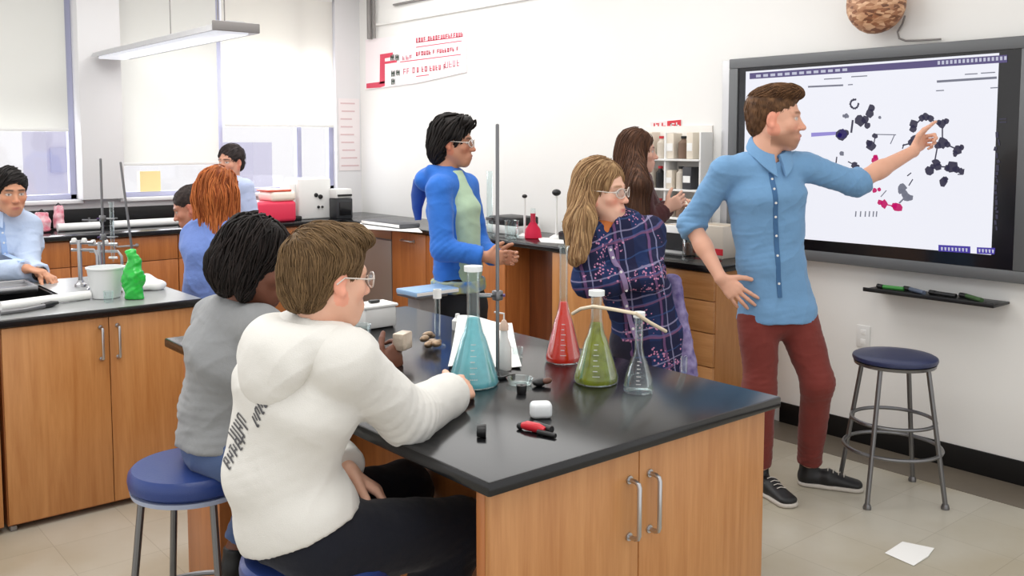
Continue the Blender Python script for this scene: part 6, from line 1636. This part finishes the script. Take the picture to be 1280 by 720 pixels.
# ================================================================== girl with red hair
f = facing(72)
J = dict(pelvis=at(268, 390, 4.62), waist=at(268, 350, 4.62), chest=at(269, 312, 4.62), neck=at(273, 272, 4.62), shR=at(297, 294, 4.58), shL=at(246, 294, 4.66))
J['elR'] = J['shR'] + RT * .03 - UZ * .24 + AW * .06; J['wrR'] = J['elR'] + AW * .2 - UZ * .02; J['elL'] = J['shL'] - RT * .02 - UZ * .24 + AW * .05; J['wrL'] = J['elL'] + AW * .2 - UZ * .02
legs_auto(J, f, .9)
hc, hH, hsc = at(275, 241, 4.64), head_frame(58, 3), .95
root, hp = person('girl with long copper red hair and a blue blouse, seen from behind', np.append(J['pelvis'][:2], 0), J, .93, (hc, hH, hsc), (236, 190, 166), dict(brow=(150, 90, 60), lip=(200, 120, 110)), h=.0055)
nv, V, Q = garment('blouse', shirt_prims(J, .95, .02, 1.03, hem=.10, hemw=1.05), .0075, fabric('periwinkle blouse', (118, 144, 212), .12, .6, 12), root, .007, 26, 3.0)
garment('trousers', trouser_prims(J, .92, .012, .03), .009, fabric('dark blue trousers', (40, 46, 70), .2), root, .003, 20, 3.0)
shoe(root, J['anR'], J['toeR'], .9, M_SHOE, M_SOLE); shoe(root, J['anL'], J['toeL'], .9, M_SHOE, M_SOLE)
hz = long_hair(hc, hH, hsc, .22, .01, .10, (.082, .082), top=.012)
make_hair(root, hz, .0055, hc, hH, hsc, (134, 64, 30), (206, 122, 66), M_HAIR, ridge=.006, rf=85, strand=[dict(n=1100, steps=15, step=.021, flow=LF, r=.0026, lift=.007, seed=49, jit=.35, long=True)])

# ================================================================== boy with cropped hair, bent over the bench
f = facing(160)
J = dict(pelvis=at(283, 372, 5.75), waist=at(283, 345, 5.72), chest=at(276, 312, 5.68), neck=at(260, 284, 5.62), shR=at(270, 302, 5.80), shL=at(268, 304, 5.52))
J['elR'] = J['shR'] - UZ * .2 - RT * .04; J['wrR'] = J['elR'] - RT * .0 + AW * .2; J['elL'] = J['shL'] - UZ * .22 + RT * .05; J['wrL'] = J['elL'] + AW * .18 - UZ * .02
legs_auto(J, f, .9)
hc, hH, hsc = at(238, 259, 5.6), head_frame(190, 22), 1.05
root, hp = person('boy with cropped dark hair bending his head over the window bench', np.append(J['pelvis'][:2], 0), J, .86, (hc, hH, hsc), (186, 128, 104), dict(brow=(40, 30, 26), lip=(150, 92, 84)), h=.006)
garment('shirt', shirt_prims(J, .87, .014, .92, hem=.08), .008, fabric('dark grey shirt', (70, 74, 92), .2), root, .005, 20, 3.0)
garment('trousers', trouser_prims(J, .87, .012, .03), .009, fabric('dark blue jeans', (46, 52, 74), .2), root, .003, 20, 3.0)
shoe(root, J['anR'], J['toeR'], .9, M_SHOE, M_SOLE); shoe(root, J['anL'], J['toeL'], .9, M_SHOE, M_SOLE)
make_hair(root, hair_short((hc, hH), hsc, side=.0, nape=-.05), .005, hc, hH, hsc, (44, 36, 34), (70, 58, 54), M_HAIR, ridge=.001, rf=200, strand=[dict(n=900, steps=3, step=.006, flow=lambda l: (0, -.4, -1), r=.0011, lift=.001, seed=69, jit=.5)])

# ================================================================== boy at the back
f = facing(-120)
J = dict(pelvis=at(290, 322, 6.5), waist=at(290, 292, 6.5), chest=at(290, 254, 6.5), neck=at(289, 224, 6.5))
L_ = np.cross(UZ, f); J['shR'] = J['neck'] - L_ * .135 - UZ * .055; J['shL'] = J['neck'] + L_ * .135 - UZ * .055
arms_auto(J, f, .9); legs_auto(J, f, .88)
hc, hH, hsc = at(288, 202, 6.5), head_frame(-112, 4), .95
root, hp = person('boy with short dark hair standing farthest back before the window', np.append(J['pelvis'][:2], 0), J, .84, (hc, hH, hsc), (206, 150, 124), dict(brow=(36, 28, 24), lip=(176, 104, 98)), h=.006)
garment('shirt', shirt_prims(J, .85, .014, .95, hem=.08), .009, fabric('pale lavender blue shirt', (186, 198, 230), .1), root, .005, 20, 3.0)
garment('trousers', trouser_prims(J, .85, .012, .03), .01, fabric('dark blue cotton trousers', (46, 52, 74), .2), root, .003, 20, 3.0)
shoe(root, J['anR'], J['toeR'], .88, M_SHOE, M_SOLE); shoe(root, J['anL'], J['toeL'], .88, M_SHOE, M_SOLE)
make_hair(root, hair_short((hc, hH), hsc, top=.004, side=.004, nape=-.05), .005, hc, hH, hsc, (44, 38, 38), (70, 60, 58), M_HAIR, ridge=.003, rf=120, strand=[dict(n=500, steps=5, step=.008, flow=lambda l: (.6, .5, -.6), r=.002, lift=.004, seed=79, jit=.5)])

# ================================================================== student at the sink bench
f = facing(-48)
J = dict(pelvis=at(12, 375, 5.0), waist=at(12, 345, 4.98), chest=at(10, 306, 4.95), neck=at(10, 266, 4.92), shR=at(-24, 288, 4.86), shL=at(35, 286, 4.98))
J['elR'] = at(-20, 340, 4.68); J['wrR'] = at(34, 336, 4.62); J['elL'] = at(34, 334, 4.84); J['wrL'] = at(50, 342, 4.66)
legs_auto(J, f, .92)
hc, hH, hsc = at(13, 240, 4.86), head_frame(-46, 8), .98
root, hp = person('dark haired student in a pale blue shirt leaning on the sink bench', np.append(J['pelvis'][:2], 0), J, .95, (hc, hH, hsc), (206, 148, 116), dict(brow=(28, 22, 20), lip=(182, 108, 96), iris=(40, 26, 20)), h=.0048,
    hands={'L': (nrm(RT * .8 - UZ * .25 - AW * .2), nrm(-UZ), nrm(-AW + RT * .2), dict(s=.9, curl=(30, 34, 36, 38))), 'R': (nrm(RT * .85 - UZ * .2), nrm(-UZ), nrm(AW), dict(s=.9, curl=(30, 34, 36, 38)))})
nv, V, Q = garment('shirt', shirt_prims(J, .98, .016, 1.0, hem=.08), .007, fabric('pale blue oxford', (192, 208, 234), .08, .6, 10), root, .007, 20, 3.0)
collar(nv, J['neck'], f, UZ, .066, fabric('pale blue collar', (190, 210, 240), .05), .028, .035, 60)
placket(nv, V, Q, [at(14, 280, 4.7), at(16, 300, 4.7), at(18, 325, 4.7)], f, fabric('blue placket', (158, 184, 224), .05), w=.03, nb=4)
garment('trousers', trouser_prims(J, .95, .012, .03), .009, fabric('dark cotton trousers', (46, 48, 60), .2), root, .003, 20, 3.0)
shoe(root, J['anR'], J['toeR'], .9, M_SHOE, M_SOLE); shoe(root, J['anL'], J['toeL'], .9, M_SHOE, M_SOLE)
hz = hair_short((hc, hH), hsc, top=.008, side=.006, nape=-.06)
make_hair(root, hz, .005, hc, hH, hsc, (20, 17, 17), (40, 34, 32), M_HAIR, ridge=.003, rf=90, strand=[dict(n=240, steps=6, step=.011, flow=lambda l: (.8, .5, -.2), r=.003, lift=.003, seed=59, jit=.3)])
w_ = J['wrL'] - RT * .0; d = nrm(J['wrL'] - J['elL']); c = J['wrL'] - d * .0
wa = thing('wrist_watch', 'dark wrist watch on the forearm of the student in pale blue', 'watch', c)
u = nrm(np.cross(d, UZ)); v = np.cross(d, u)
MB().tube([c + .031 * (u * math.cos(a) + v * math.sin(a)) for a in np.linspace(0, 2 * PI, 24, endpoint=False)], .007, 8, closed=True).build('strap', M_BLACKP, wa)
MB().lathe([(0, 0), (.017, 0), (.017, .006), (0, .007)], c + UZ * .032, 20).build('watch_case', M_STEEL, wa)
# ------------------------------------------------------------------ light
w = bpy.data.worlds.new('daylight'); scene.world = w; w.use_nodes = True
bg = w.node_tree.nodes['Background']; bg.inputs[0].default_value = (1.0, .99, .985, 1); bg.inputs[1].default_value = 1.06
def area(name, loc, size, energy, rot=(0, 0, 0), col=(1, .995, .985)):
    l = bpy.data.lights.new(name, 'AREA'); l.shape = 'RECTANGLE'; l.size, l.size_y = size; l.energy = energy; l.color = col
    o = bpy.data.objects.new(name, l); COL.objects.link(o); o.location = loc; o.rotation_euler = rot; o['kind'] = 'structure'; return o
for x, y, e in ((.6, 1.2, 26), (2.9, 1.2, 13), (.6, 3.6, 34), (2.9, 3.6, 32), (.8, 5.9, 36), (3.3, 5.9, 38)):
    area('ceiling_light', (x, y, ZC - .02), (1.7, 1.7), e)
# daylight coming in through the two windows
area('window_daylight', (.8, YW + .18, 1.45), (2.3, .6), 30, (PI / 2, 0, PI), (.98, .99, 1))
area('window_daylight', (3.3, YW + .18, 1.75), (1.8, 1.1), 40, (PI / 2, 0, PI), (.98, .99, 1))
scene.view_settings.view_transform = 'Standard'; scene.view_settings.look = 'None'
scene.view_settings.gamma = 1; scene.view_settings.use_curve_mapping = False
scene.view_settings.exposure = 0.0
scene.cycles.caustics_reflective = False; scene.cycles.caustics_refractive = False
scene.cycles.max_bounces = 10; scene.cycles.transparent_max_bounces = 24; scene.cycles.glossy_bounces = 4; scene.cycles.diffuse_bounces = 4
scene.cycles.use_denoising = True
scene.cycles.sample_clamp_indirect = 4.0
